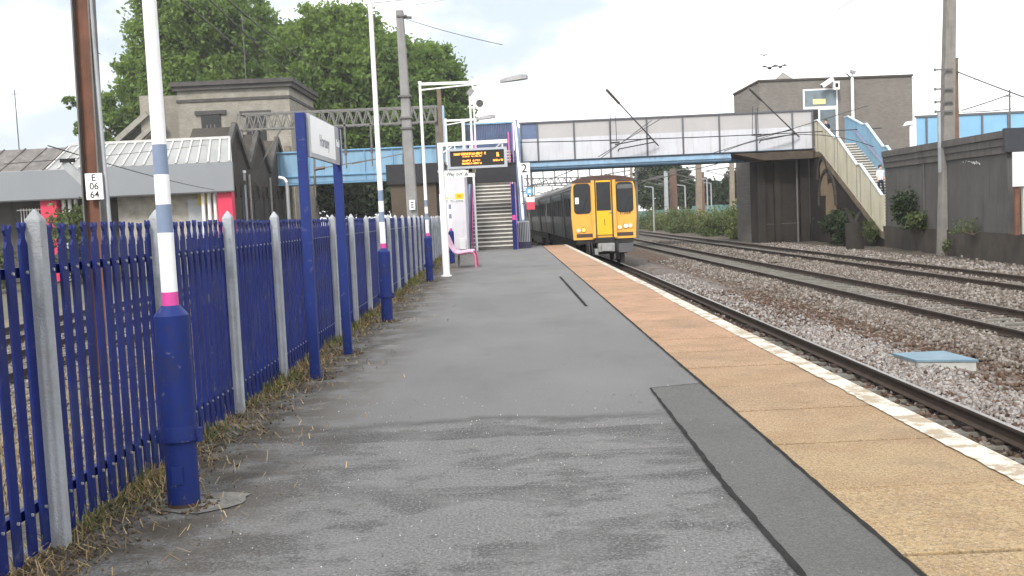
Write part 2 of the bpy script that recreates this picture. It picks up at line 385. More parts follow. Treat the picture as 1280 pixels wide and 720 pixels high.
# platform: asphalt deck
def asphalt(name, base, worn=True):
    m, t, b = nt(name); v = coords(t, geo=True)
    s = t.nodes.new('ShaderNodeSeparateXYZ'); L(t, v, s.inputs[0])
    sv = coords(t, (1., .62, 1.), geo=True)
    f = noise(t, v, 260, 3, .8); g = noise(t, v, 55, 4, .7); big = noise(t, sv, .55, 5, .55)
    c = mixc(t, rng_node(t, big, .35, .68), [x*.9 for x in base], [x*1.12 for x in base])
    c = mixc(t, mul(t, rng_node(t, f, .42, .7), .5), c, [x*.55 for x in base])
    if not worn:
        gr = noise(t, v, 75, 4, .85); c = mixc(t, mul(t, rng_node(t, gr, .53, .64), .4), c, [x*2.0 for x in base]); c = mixc(t, mul(t, rng_node(t, gr, .48, .38), .6), c, [x*.4 for x in base]); c = mixc(t, mul(t, rng_node(t, noise(t, v, 1.4, 6, .65), .45, .65), .4), c, [x*.6 for x in base])
    if worn:
        ga = noise(t, v, 55, 4, .85); c = mixc(t, mul(t, rng_node(t, ga, .48, .36), .4), c, [x*.45 for x in base]); c = mixc(t, mul(t, rng_node(t, ga, .54, .64), .25), c, [x*1.7 for x in base])
        vg = N(t, 'ShaderNodeTexVoronoi', Scale=3.4); L(t, v, vg.inputs['Vector']); hg = t.nodes.new('ShaderNodeSeparateColor'); L(t, vg.outputs['Color'], hg.inputs[0])
        c = mixc(t, mul(t, mul(t, rng_node(t, vg.outputs['Distance'], .09, .06), rng_node(t, hg.outputs[1], .6, .65)), .6), c, [x*.35 for x in base])
        md = noise(t, coords(t, (1., .4, 1.), geo=True), 1.1, 6, .65); c = mixc(t, mul(t, rng_node(t, md, .5, .66), .35), c, [x*.6 for x in base])
        nb = noise(t, v, 1.2, 3)
        yb = t.nodes.new('ShaderNodeMath'); yb.operation = 'MULTIPLY_ADD'; L(t, nb, yb.inputs[0]); yb.inputs[1].default_value = .5; L(t, s.outputs[1], yb.inputs[2])
        near = rng_node(t, yb.outputs[0], 7.25, 7.05)
        st = noise(t, coords(t, (.8, 1.25, 1), geo=True), 1.5, 9, .72)
        patch = mul(t, rng_node(t, st, .49, .545), rng_node(t, g, .36, .52))
        c = mixc(t, mul(t, mul(t, patch, near), .88), c, [x*.38 for x in base])
        wet = mul(t, rng_node(t, noise(t, coords(t, (.35, 2.2, 1), geo=True), 1.1, 7, .62), .535, .585), rng_node(t, s.outputs[1], 4.6, 5.4))
        c = mixc(t, mul(t, mul(t, wet, near), .78), c, [x*.33 for x in base])
        gr = noise(t, v, 62, 4, .85); c = mixc(t, mul(t, mul(t, rng_node(t, gr, .52, .62), near), .5), c, [x*2.0 for x in base]); c = mixc(t, mul(t, mul(t, rng_node(t, gr, .48, .38), near), .75), c, [x*.3 for x in base])
        lt = rng_node(t, noise(t, v, 1.9, 5), .5, .68); c = mixc(t, mul(t, mul(t, lt, near), .35), c, [x*1.35 for x in base])
        seam = mul(t, rng_node(t, yb.outputs[0], 7.0, 7.12), rng_node(t, yb.outputs[0], 7.24, 7.12)); c = mixc(t, mul(t, seam, .55), c, [x*.3 for x in base])
        vo = N(t, 'ShaderNodeTexVoronoi', Scale=24.); L(t, v, vo.inputs['Vector'])
        hs = t.nodes.new('ShaderNodeSeparateColor'); L(t, vo.outputs['Color'], hs.inputs[0])
        spk = mul(t, rng_node(t, vo.outputs['Distance'], .16, .08), rng_node(t, hs.outputs[0], .965, .98)); c = mixc(t, mul(t, spk, .6), c, (.45, .44, .42))
        dirt = mul(t, rng_node(t, s.outputs[0], -1.0, -1.75), rng_node(t, noise(t, v, 2.6, 7, .7), .4, .54)); c = mixc(t, mul(t, dirt, .9), c, (.052, .043, .032))
    L(t, c, b.inputs['Base Color']); b.inputs['Roughness'].default_value = .85; b.inputs['Specular IOR Level'].default_value = .3
    h = t.nodes.new('ShaderNodeMath'); h.operation = 'ADD'; L(t, f, h.inputs[0]); L(t, g, h.inputs[1])
    bump(t, b, h.outputs[0], .55, .012); return m
ASPH = asphalt('platform_asphalt', (.152, .152, .152))
PATCH = asphalt('asphalt_patch', (.108, .108, .107), False)
TAR = mat('tar_joint', (.026, .026, .026), .95, var=.3, vscale=8, spec=.05)
YP = np.concatenate([np.arange(-3, 20, .5), np.arange(20, 46.1, 2.)])
YEND = 45.2
def slab_in(y): return edge_x(y)-1.09
mb = MB()
p = MB()
ysq = [y for y in YP if y < YEND]+[YEND]
for a, b in zip(ysq[:-1], ysq[1:]):
    p.add([(fence_x(a)-.35, a, 0), (slab_in(a), a, 0), (slab_in(b), b, 0), (fence_x(b)-.35, b, 0)], [(0,1,2,3)])
    p.add([(fence_x(a)-.35, a, 0), (fence_x(b)-.35, b, 0), (fence_x(b)-.36, b, -1.3), (fence_x(a)-.36, a, -1.3)], [(0,1,2,3)])
# under the stairs and beyond the ramp on the left half
p.add([(fence_x(YEND)-.35, YEND, 0), (.9, YEND, 0), (.9, 66, 0), (-3.9, 66, 0)], [(0,1,2,3)])
p.add([(.9, YEND, 0), (.9, 66, 0), (.9, 66, -1.3), (.9, YEND, -1.3)], [(3,2,1,0)])
p.add([(.9, YEND, 0), (slab_in(YEND), YEND, 0), (1.2, 49, -1.2), (.9, 49, -1.2)], [(0,1,2,3)])
p.build('platform', ASPH)['kind'] = 'structure'
# coping slabs, each about a metre, worn tactile surface
def slabmat():
    m, t, b = nt('coping_slab'); v = coords(t, geo=True); s = t.nodes.new('ShaderNodeSeparateXYZ'); L(t, v, s.inputs[0])
    g = t.nodes.new('ShaderNodeNewGeometry')
    far = rng_node(t, s.outputs[1], 5.5, 12)
    c = mixc(t, far, (.34, .250, .135), (.41, .235, .150))
    c = mixc(t, mul(t, g.outputs['Random Per Island'], .55), c, (.25, .175, .115))
    n1 = noise(t, v, 2.2, 6); n2 = noise(t, v, 48, 4, .85); n3 = noise(t, v, 90, 3, .85)
    c = mixc(t, mul(t, rng_node(t, n1, .42, .62), .5), c, (.22, .135, .07)); c = mixc(t, mul(t, rng_node(t, n2, .47, .60), .7), c, (.115, .085, .055)); c = mixc(t, mul(t, rng_node(t, n3, .54, .64), .55), c, (.55, .47, .36)); c = mixc(t, mul(t, rng_node(t, noise(t, coords(t, (1.5, 1.5, 1), geo=True), .8, 8, .7), .52, .66), .45), c, (.16, .12, .085))
    L(t, c, b.inputs['Base Color']); b.inputs['Roughness'].default_value = .9; b.inputs['Specular IOR Level'].default_value = .2; bump(t, b, n2, .7, .012); return m
sl_ = MB(); y = -2.93
while y < YEND-.3:
    d = .98+random.uniform(-.02, .02); a = y+.014; b = min(y+d, YEND)-.014; z = random.uniform(-.004, .003)
    xi, xo = slab_in((a+b)/2)+.012+random.uniform(-.006, .01), edge_x((a+b)/2)-.012
    sl_.box(xi, xo+.03, a, b, -.12, z+.004); y += d
sl_.build('platform_edge', slabmat(), bevel=.004)['kind'] = 'structure'
wl = MB()
for a, b in zip(ysq[:-1], ysq[1:]):
    wl.add([(edge_x(a)+.01, a, -.121), (edge_x(b)+.01, b, -.121), (edge_x(b)-.1, b, -1.3), (edge_x(a)-.1, a, -1.3)], [(0,1,2,3)])
    wl.add([(slab_in(a), a, -.04), (edge_x(a), a, -.04), (edge_x(b), b, -.04), (slab_in(b), b, -.04)], [(0,1,2,3)])
wl.add([(slab_in(YEND), YEND, 0), (edge_x(YEND), YEND, 0), (edge_x(YEND), YEND, -1.3), (slab_in(YEND), YEND, -1.3)], [(0,1,2,3)])
wl.build('platform_wall', SOOTBRICK)['kind'] = 'structure'
# white edge line, worn
def paintmat():
    m, t, b = nt('edge_paint'); v = coords(t, geo=True)
    n1 = noise(t, v, 5, 7, .7); n2 = noise(t, v, 60, 4, .8)
    c = mixc(t, rng_node(t, n1, .47, .56), (.50, .49, .44), (.29, .235, .165)); c = mixc(t, mul(t, rng_node(t, n2, .5, .62), .6), c, (.22, .18, .12))
    L(t, c, b.inputs['Base Color']); b.inputs['Roughness'].default_value = .8; bump(t, b, n2, .4, .005); return m
pl = MB(); yy = np.concatenate([np.arange(-2, 25, .06), np.arange(25, 45.1, .3)]); ji = np.cumsum(rng.normal(0, .006, len(yy))); ji -= np.linspace(0, ji[-1], len(yy)); ji = np.clip(ji*.5, -.03, .03)+rng.normal(0, .004, len(yy))
for k in range(len(yy)-1):
    a, b = yy[k], yy[k+1]
    pl.add([(edge_x(a)-.135+ji[k], a, .0088), (edge_x(a)+.012, a, .0088), (edge_x(b)+.012, b, .0088), (edge_x(b)-.135+ji[k+1], b, .0088)], [(0,1,2,3)])
pl.build('edge_line', paintmat())['kind'] = 'structure'
# darker asphalt patch alongside the slabs and its tar joints
P1 = at(812, 487, 7.45); 
def gp(px, py, z=0):
    d = fw + rt*((px-640)/F) - up*((py-360)/F); k = (z-H)/d.z; return Vector((d.x*k, d.y*k, z))
c0 = gp(813, 486); c1 = gp(908, 610); c2 = gp(1003, 720); c3 = c2+(c2-c1)*2
yt = c0.y
pp = MB(); pts = [c0, c1, c2, c3]
for a, b in zip(pts[:-1], pts[1:]):
    pp.add([(a.x, a.y, .004), (slab_in(a.y), a.y+.12*(a is c0), .004), (slab_in(b.y), b.y, .004), (b.x, b.y, .004)], [(0,3,2,1)])
pp.build('asphalt_patch', PATCH)['kind'] = 'structure'
tj = MB()
def strip(a, b, w0, w1, z):
    d = (b-a); nrm = Vector((-d.y, d.x, 0)).normalized()
    k = max(2, int(d.length/.08)); prev = None
    for i in range(k+1):
        q = a+d*(i/k); wd = (w0+(w1-w0)*i/k)*random.uniform(.75, 1.2); j = random.uniform(-.003, .003)
        cur = (q+nrm*(wd/2+j), q-nrm*(wd/2-j))
        if prev: tj.add([(*prev[0].xy, z), (*prev[1].xy, z), (*cur[1].xy, z), (*cur[0].xy, z)], [(0,1,2,3)])
        prev = cur
strip(c0, c1, .018, .030, .008); strip(c1, c2, .030, .030, .008); strip(c2, c3, .03, .03, .008)
strip(c0, Vector((slab_in(c0.y), c0.y+.12, 0)), .018, .018, .0085)
strip(gp(700, 346), gp(733, 383), .05, .05, .006)
for a, b in ((2, 9), (9, 20), (20, 44)):
    strip(Vector((slab_in(a), a, 0)), Vector((slab_in(b), b, 0)), .02, .025, .0095)
tj.build('tar_joints', TAR)['kind'] = 'structure'
# concrete footing by the near lamp
MB().add([(-1.66+(.19+.07*random.random())*math.cos(a)*1.2, 5.1+(.15+.06*random.random())*math.sin(a), .006) for a in np.linspace(0, 2*math.pi, 19)[:-1]], [tuple(range(18))]).build('lamp_footing', mat('footing_concrete', (.13, .127, .12), .9, var=.4, vscale=9))['kind'] = 'structure'

# ------------------------------------------------------------------ tracks
def rail_prof(): return [(-.07,0),(.07,0),(.07,.012),(.012,.03),(.012,.115),(.035,.125),(.035,.155),(.028,.16),(-.028,.16),(-.035,.155),(-.035,.125),(-.012,.115),(-.012,.03),(-.07,.012)]
def sweep(xf, y0, y1, step):
    m = MB(); pr = rail_prof(); n = len(pr); ysr = np.arange(y0, y1+step, step); vs = []; fs = []; ms = []
    for yy_ in ysr:
        x = xf(yy_); vs += [(x+a, yy_, ZR-.16+b) for a, b in pr]
    for k in range(len(ysr)-1):
        for i in range(n):
            j = (i+1) % n; m.f.append([k*n+i, (k+1)*n+i, (k+1)*n+j, k*n+j]); m.m.append(1 if i in (7,) else 0); m.s.append(False)
    m.v = vs; return m
def track(label, x0, head, shift=lambda y: 0, sleepers=None, y0=2., y1=260.):
    tr = thing('railway_track', label, 'railway track', (x0+.75, y0, ZB), 'railway tracks')
    for q in (0, 1.505): sweep(lambda y: x0+q+shift(y), y0, y1, 4.).build('rail', [RAILWEB, head], tr)
    if sleepers:
        ya, yb, off = sleepers; k = 0; y = ya; rest = MB()
        while y < yb:
            if k < 100:
                s = MB(); x = x0+.75+shift(y)+random.uniform(-.02, .02); a = random.uniform(-.01, .01)
                zt = ZB+off+random.uniform(-.008, .008)
                s.prism([(y-.13, ZB-.1), (y+.13, ZB-.1), (y+.11, zt), (y-.11, zt)], 'x', x-1.25, x+1.25)
                for q in (-.75, .75): s.box(x+q-.13, x+q+.13, y-.06, y+.06, zt-.01, zt+.035, 1)
                s.build('sleeper', [SLEEPC, RAILWEB], tr)
            else: rest.box(x0-.5+shift(y), x0+2.0+shift(y), y-.12, y+.12, ZB-.1, ZB+off)
            y += .65; k += 1
        if rest.v: tag(rest.build('sleepers_beyond', SLEEPC, tr), kind='stuff')
    return tr
track('railway track nearest the platform edge with a bright polished rail, under the train', 3.47, RAILTOP, t1_shift, (3., 20., -.03), y1=140)
track('dark railway track with pale sleepers, middle of the three beyond the platform', 8.64, RAILOLD, sleepers=(7., 110., .022))
track('dark railway track closest to the dark brick abutment', 12.91, RAILOLD, sleepers=(9., 110., .0))
track('railway track just behind the blue palisade fence, beside the brown mast', -10.4, RAILOLD, sleepers=(4., 40., .0))
track('railway track in front of the red columns, farther from the blue fence', -13.5, RAILOLD, sleepers=(6., 40., .0))

def stones(name, n, xf, y0, y1, size, m, zf, bias=1.):
    """angular ballast stones as jittered boxes"""
    Y = y0+(y1-y0)*rng.random(n)**bias; X = xf(Y, rng.random(n)); Z = zf(X, Y)
    S = size*(.55+.75*rng.random(n))
    base = np.array([(-1,-1,-1),(1,-1,-1),(1,1,-1),(-1,1,-1),(-1,-1,1),(1,-1,1),(1,1,1),(-1,1,1)], float)*.5
    V = base[None]*(1+.45*(rng.random((n, 8, 3))-.5))*np.stack([np.ones(n), .6+.5*rng.random(n), .5+.4*rng.random(n)], -1)[:, None, :]
    top = V[:, 4:, :2]*.65; V[:, 4:, :2] = top
    q = rng.normal(size=(n, 4)); q /= np.linalg.norm(q, axis=1)[:, None]; a, b, c, d = q.T
    Rm = np.stack([1-2*(c*c+d*d), 2*(b*c-a*d), 2*(b*d+a*c), 2*(b*c+a*d), 1-2*(b*b+d*d), 2*(c*d-a*b), 2*(b*d-a*c), 2*(c*d+a*b), 1-2*(b*b+c*c)], -1).reshape(n, 3, 3)
    V = np.einsum('nij,nkj->nki', Rm, V)*S[:, None, None]+np.stack([X, Y, Z+S*.15], -1)[:, None]
    Fq = np.array([(0,3,2,1),(4,5,6,7),(0,1,5,4),(1,2,6,5),(2,3,7,6),(3,0,4,7)])
    Fq = (Fq[None]+8*np.arange(n)[:, None, None]).reshape(-1, 4)
    o = from_np(name, V.reshape(-1, 3), Fq, m); o['kind'] = 'stuff'; return o
NEWST = stonemat('new_ballast', [(.27, .25, .24), (.20, .185, .175), (.36, .34, .325), (.24, .205, .185), (.16, .135, .12), (.30, .285, .28)])
OLDST = stonemat('old_ballast', [(.18, .158, .14), (.14, .118, .098), (.23, .21, .19), (.145, .115, .092), (.105, .09, .077), (.27, .245, .225)])
SOILST = stonemat('soiled_ballast', [(.10, .06, .04), (.075, .048, .034), (.14, .09, .065), (.065, .045, .035), (.2, .17, .15)])
zz = lambda X, Y: bedh(X, Y)
u = lambda a, b: (lambda Y, r: a+(b-a)*r)
g = lambda c, s: (lambda Y, r: c+s*rng.normal(size=len(Y)))
stones('pale_ballast', 8000, g(5.65, .27), 8, 20, .052, NEWST, zz)
stones('pale_ballast', 1500, g(5.65, .25), 20, 38, .06, NEWST, zz)
stones('brown_ballast', 7000, u(4.95, 8.4), 8, 30, .05, SOILST, zz)
stones('old_ballast', 8000, g(7.95, .35), 8, 24, .06, OLDST, zz)
stones('old_ballast', 4000, g(7.95, .4), 24, 50, .075, OLDST, zz)
stones('old_ballast', 5000, u(8.8, 10.0), 9, 30, .055, OLDST, zz)
stones('old_ballast', 12000, u(10.3, 12.85), 10, 42, .065, OLDST, zz)
stones('old_ballast', 2500, u(10.3, 12.85), 42, 80, .10, OLDST, zz)
stones('old_ballast', 3000, u(13.0, 14.4), 16, 50, .07, OLDST, zz)
stones('old_ballast', 7000, u(14.6, 17.6), 20, 64, .085, OLDST, zz)
stones('pale_ballast', 900, u(14.6, 17.2), 24, 60, .10, NEWST, zz)
stones('dark_ballast', 4000, u(2.9, 4.9), 6, 24, .055, SOILST, zz)
stones('siding_gravel', 9000, u(-14, -3.0), 5, 34, .055, OLDST, lambda X, Y: ZB-.01+.65*np.clip((X+6.)/3.2, 0, 1)**1.5)
# relay cover
rc = thing('cable_pit', 'low pale concrete cable pit with a flat blue lid on the ballast', 'cable pit', (5.95, 14.1, ZB))
rz_ = -.12
a, b, c, d = gp(1116, 441, -.95), gp(1179, 438, -.95), gp(1222, 449, -.95), gp(1146, 449.5, -.95)
def quadprism(pts, z0, z1):
    n = len(pts); vs = [(p.x, p.y, z0) for p in pts]+[(p.x, p.y, z1) for p in pts]
    return MB().add(vs, [tuple(reversed(range(n))), tuple(range(n, 2*n))]+[(i, (i+1) % n, n+(i+1) % n, n+i) for i in range(n)])
cen = (a+b+c+d)/4
quadprism([cen+(q-cen)*.97 for q in (d, c, b, a)], ZB-.15, -.985).build('pit_wall', COVERC, rc)
quadprism([cen+(q-cen)*1.02 for q in (d, c, b, a)], -.985, -.955).build('lid', COVERB, rc)
q0 = at(1230, 321, 40.5)
MB().box(q0.x-.75, q0.x+.75, 40.2, 40.9, -1.16, -1.02).build('concrete_slab', COVERC); bpy.data.objects['concrete_slab'].location = (0, 0, 0)
tag(bpy.data.objects['concrete_slab'], 'loose pale concrete slab lying on ballast below the dark wall', 'slab')

# ------------------------------------------------------------------ palisade fence
fn = thing('palisade_fence', 'dark blue steel palisade fence with pale concrete posts along the platform', 'fence', (-2.11, 2.95, 0))
PSP = 1.55; YF = [2.95+PSP*k for k in range(25)]
for y in YF:
    x = fence_x(y)+.012; m = MB(); hw = .036
    lean = random.uniform(-.012, .012); dz = random.uniform(-.02, .02)
    b_ = [(-hw,-hw),(hw,-hw),(hw,hw),(-hw,hw)]
    vs = [(x+a, y+b, -.05) for a, b in b_]+[(x+a+lean, y+b, 1.47+dz) for a, b in b_]+[(x+lean, y, 1.53+dz)]
    m.add(vs, [(0,3,2,1),(0,1,5,4),(1,2,6,5),(2,3,7,6),(3,0,4,7),(4,5,8),(5,6,8),(6,7,8),(7,4,8)])
    m.build('concrete_post', CONC, fn, bevel=.008)
for y0, y1 in zip(YF[:-1], YF[1:]):
    pm = MB(); rm = MB(); n = 12
    for i in range(n):
        y = y0+(i+.5)*PSP/n; x = fence_x(y)-.03; z0 = .02+random.uniform(-.015, .01); z1 = 1.465+random.uniform(-.008, .008); hw = .034
        tl = random.uniform(-.006, .006)
        prof = [(y-hw, z0), (y+hw, z0), (y+hw+tl, z1-.1), (y+hw*.55+tl, z1-.075), (y+hw*.55+tl, z1-.05), (y+hw*.95+tl, z1-.025), (y+hw*.8+tl, z1), (y+tl, z1-.022), (y-hw*.8+tl, z1), (y-hw*.95+tl, z1-.025), (y-hw*.55+tl, z1-.05), (y-hw*.55+tl, z1-.075), (y-hw+tl, z1-.1)]
        # a W-section: pale is a shallow folded sheet
        pm.prism(prof, 'x', x, x+.012)
        pm.box(x-.014, x, y-.008+tl*.5, y+.008+tl*.5, z0+.01, z1-.12)
        for z in (.2, 1.25): pm.cyl((x+.006, y, z), (x+.02, y, z), .008, n=6, mi=1)
    pn = pm.build('pale_panel', [BLUE, GALV], fn)
    for z in (.2, 1.25):
        xa, xb = fence_x(y0)-.062, fence_x(y1)-.062
        MB().bar((xa, y0, z), (xb, y1, z), .03, .045).build('fence_rail', BLUE, pn)


# ------------------------------------------------------------------ lamp posts
def lamp_post(x, y, top, label, arm=None, head_l=.6, yaw=0):
    t_ = thing('lamp_post', label, 'lamp post', (x, y, 0), 'platform lamp posts')
    s = MB(); s.cyl((x, y, 0), (x, y, .36), .080, .080, 24); s.cyl((x, y, .36), (x, y, .42), .094, .090, 24); s.cyl((x, y, .42), (x, y, .98), .086, .086, 24); s.cyl((x, y, .98), (x, y, 1.03), .086, .045, 24)
    s.cyl((x, y, .345), (x, y, .362), .098, .098, 24)
    for a in (0, math.pi): s.box(x+.095*math.cos(a)-.02, x+.095*math.cos(a)+.02, y-.02, y+.02, .33, .40)
    sv_ = s.build('base_sleeve', SLEEVE, t_)
    MB().box(x-.025, x+.03, y-.085, y-.07, .13, .22).build('access_hatch', SIGNBLUE, sv_); MB().cyl((x, y, 0), (x, y, .022), .0825, .0812, 24).build('rusty_foot', mat('foot_rust', (.045, .028, .02), .9, var=.4), sv_)
    zs = [1.03, 1.098, 1.396, 1.537, 1.686, 1.835]; cols = [PINK, WHITE, BAND, WHITE, BAND]; nm = ['pink_band', 'white_band', 'grey_band', 'white_band', 'grey_band']
    for i in range(5):
        ra = .0415-.0012*i; MB().cyl((x, y, zs[i]), (x, y, zs[i+1]), ra, ra-.0012, 20, cap=False).build(nm[i], cols[i], t_)
    p_ = MB().cyl((x, y, 1.835), (x, y, top), .0355, .030, 20)
    p_.cyl((x, y, top), (x, y, top+.06), .04, .04, 16)
    p_.build('pole', WHITE, t_)
    if arm:
        dx, dy, dz = arm; e = Vector((x+dx, y+dy, top+dz))
        a = MB(); a.bar((x, y, top), e, .05, .06); a.bar((x, y, top-.13), Vector((x, y, top-.13)).lerp(e, .75), .03, .03); a.build('arm', WHITE, t_)
        d = Vector((dx, dy, 0)).normalized(); q = Vector((-d.y, d.x, 0)); h = MB()
        prof = [(0, .035, .0), (.15, .09, .03), (.45*head_l/.6, .12, .05), (head_l*.95, .10, .03), (head_l, .03, .0)]
        vs = []
        for l, w_, hh in prof:
            c_ = e+d*l+Vector((0, 0, .10*l)); vs += [c_-q*w_-Vector((0, 0, .03)), c_+q*w_-Vector((0, 0, .03)), c_+q*w_*.7+Vector((0, 0, .03+hh)), c_-q*w_*.7+Vector((0, 0, .03+hh))]
        fs = [(3,2,1,0), (16,17,18,19)]
        for k in range(4):
            for i in range(4): fs.append((4*k+i, 4*k+(i+1) % 4, 4*k+4+(i+1) % 4, 4*k+4+i))
        h.add(vs, fs); h.build('lamp_head', LAMPG, t_)
    return t_
lamp_post(-1.73, 5.07, 4.4, 'closest white banded lamp post with thick blue base by the first fence posts', (2.2, 0, .12))
lamp_post(-1.78, 14.07, 4.42, 'white banded lamp post with blue base just past the station name board', (2.2, 0, .12))
lamp_post(-1.86, 22.64, 4.4, 'white lamp post with long arm beside the hanging departure display', (1.78, 0, -.02), .62)
lamp_post(-1.84, 31.3, 4.4, 'white lamp post standing in front of the white wall behind the pink seat', (.95, 0, .0), .58)

# ------------------------------------------------------------------ station name board
nb = thing('station_sign', 'station name board on two dark blue posts by the fence', 'station sign', (-1.83, 9.95, 0))
for y, x in ((9.14, -1.84), (10.75, -1.80)):
    MB().box(x-.045, x+.045, y-.03, y+.03, -.02, 2.41).build('post', SIGNBLUE, nb, bevel=.006)
b_ = MB(); b_.box(-1.80, -1.765, 9.17, 10.90, 2.015, 2.405); b_.build('sign_board', GALV, nb)
MB().box(-1.7655, -1.762, 9.19, 10.46, 2.055, 2.395).build('name_panel', SIGNW, nb)
MB().box(-1.7655, -1.762, 10.465, 10.89, 2.03, 2.40).build('side_panel', SIGNG, nb)
Mx = Matrix.Translation((-1.761, 9.86, 2.19)) @ Matrix.Rotation(R(90), 4, 'Z') @ Matrix.Rotation(R(90), 4, 'X')
npan = [o for o in kids(nb) if o.name.startswith('name_panel')][0]
text('lettering', 'Hornsey', .16, Mx, npan, mat('sign_text_grey', (.22, .23, .26), .5, bmp=0), .001, .5)
sp = [o for o in kids(nb) if o.name.startswith('side_panel')][0]
wm = MB()
for k, (a, b) in enumerate(((10.53, 10.57), (10.59, 10.66), (10.68, 10.72), (10.74, 10.80))): wm.box(-1.7618, -1.7605, a, b, 2.20, 2.20+(.05 if k % 2 else .075))
wm.build('faded_lettering', SIGNW, sp)

# ------------------------------------------------------------------ departure display on pole
dx, dy = -1.60, 24.5
dp = thing('departure_display', 'grey framed departure display with amber text hung from a white pole', 'departure display', (dx, dy, 0))
m = MB(); m.cyl((dx, dy, 0), (dx, dy, 2.0), .085, .085, 18); m.cyl((dx, dy, 2.0), (dx, dy, 3.22), .07, .07, 18); m.cyl((dx, dy, .0), (dx, dy, .03), .13, .13, 18); m.build('pole', GALV if False else WHITE, dp)
m = MB(); m.bar((dx-.06, dy, 3.18), (dx+1.62, dy, 3.2), .08, .09)
for x in (.35, .72, 1.5): m.cyl((dx+x, dy, 3.18), (dx+x, dy, 3.04), .018, n=8)
m.bar((dx, dy, 2.95), (dx+.3, dy, 3.15), .03, .03); m.build('arm', WHITE, dp)
m = MB(); x0, x1, z0, z1 = dx+.16, dx+1.60, 2.58, 3.06
m.box(x0, x1, dy-.10, dy+.10, z0, z0+.055); m.box(x0, x1, dy-.10, dy+.10, z1-.055, z1); m.box(x0, x0+.07, dy-.10, dy+.10, z0+.055, z1-.055); m.box(x1-.07, x1, dy-.10, dy+.10, z0+.055, z1-.055); m.box(x0+.07, x1-.07, dy-.02, dy+.09, z0+.055, z1-.055)
m.build('display_frame', FRAMEG, dp)
scn = MB().box(x0+.07, x1-.07, dy-.06, dy-.0205, z0+.056, z1-.056).build('screen', mat('screen_black', (.02, .018, .016), .25, bmp=0), dp)
led = MB()
def ledline(xa, xb, z, h):
    x = xa
    while x < xb:
        if random.random() < .13: x += .018; continue
        for r in range(4):
            if random.random() < .72: led.box(x, x+.011, dy-.064, dy-.0605, z+r*h/4, z+(r+.8)*h/4)
        x += .012
ledline(x0+.16, x0+.93, z0+.325, .055); ledline(x0+.36, x0+.82, z0+.275, .03); ledline(x0+.36, x0+.78, z0+.165, .045); ledline(x0+.33, x0+.82, z0+.10, .04); ledline(x0+1.10, x0+1.34, z0+.15, .045); ledline(x0+1.19, x0+1.26, z0+.26, .10)
led.build('amber_text', LED, scn)
p_ = at(574, 217.5, 26.5)
wo = thing('way_out_sign', 'small white way out sign hanging below the departure display', 'sign', p_)
MB().box(p_.x-.41, p_.x+.41, p_.y-.03, p_.y+.03, p_.z-.085, p_.z+.085).build('sign_panel', SIGNW, wo)
text('lettering', 'Way out', .13, face_cam(p_+Vector((-.13, -.031, 0))), kids(wo)[0], INK, .001, .42)
MB().prism([(p_.x+.13, p_.z-.05), (p_.x+.25, p_.z-.05), (p_.x+.19, p_.z+.05)], 'y', p_.y-.033, p_.y-.0305).build('arrow_symbol', SIGNG, kids(wo)[0])
h_ = MB()
for s in (-.3, .3): h_.cyl((p_.x+s, p_.y, p_.z+.085), (p_.x+s, p_.y, p_.z+.22), .015, n=8)
h_.bar((p_.x-.3, p_.y, p_.z+.215), (p_.x-.3, dy+.1, p_.z+.3), .025, .025); h_.bar((p_.x+.3, p_.y, p_.z+.215), (p_.x+.3, dy+.1, p_.z+.3), .025, .025); h_.build('hanger', GALV, wo)
p_ = at(590, 213, 24.9)
lt_ = thing('small_camera', 'small cream boxed camera mounted under the departure display', 'camera', p_)
m = MB(); m.box(p_.x-.09, p_.x+.09, p_.y-.1, p_.y+.1, p_.z-.06, p_.z+.06); m.build('housing', CREAM, lt_, bevel=.01)
MB().cyl((p_.x-.02, p_.y, p_.z+.06), (p_.x-.02, p_.y-.2, p_.z+.14), .02, n=8).build('bracket', GALV, lt_)
MB().cyl((p_.x-.03, p_.y-.1, p_.z), (p_.x-.03, p_.y-.13, p_.z), .04, n=12).build('lens', INK, lt_)

# ------------------------------------------------------------------ pink seat
def seat_bench(x, y, label):
    t_ = thing('bench', label, 'bench', (x, y, 0))
    prof = [(-.62, .92), (-.50, .62), (-.40, .46), (-.30, .42), (.02, .46), (.14, .45)]
    m = MB(); n = 6
    for k in range(3):                     # three moulded places side by side
        ya = y-.75+.52*k; yb = ya+.5
        for (a, za), (b, zb) in zip(prof[:-1], prof[1:]):
            d = Vector((b-a, 0, zb-za)).normalized(); q = Vector((-d.z, 0, d.x))*.025
            A = Vector((x+a, ya, za)); B = Vector((x+b, ya, zb)); W = Vector((0, yb-ya, 0))
            vs = [A-q, B-q, B-q+W, A-q+W, A+q, B+q, B+q+W, A+q+W]
            m.add(vs, [(0,3,2,1),(4,5,6,7),(0,1,5,4),(1,2,6,5),(2,3,7,6),(3,0,4,7)])
    m.build('seat', SEATP, t_, bevel=.01)
    for yy_ in (y-.7, y+.75):
        l = MB().path([(x-.28, yy_, .40), (x+.05, yy_, .43), (x+.15, yy_, .40), (x+.19, yy_, .3), (x+.20, yy_, 0)], .028, 8); l.build('leg', SEATR, t_)
    l = MB().path([(x-.3, y, .42), (x-.32, y, .02)], .03, 8); l.cyl((x-.32, y, 0), (x-.32, y, .02), .14, n=12); l.build('support', DGALV, t_)
seat_bench(-1.20, 28.8, 'pink metal platform seat in front of the white wall')

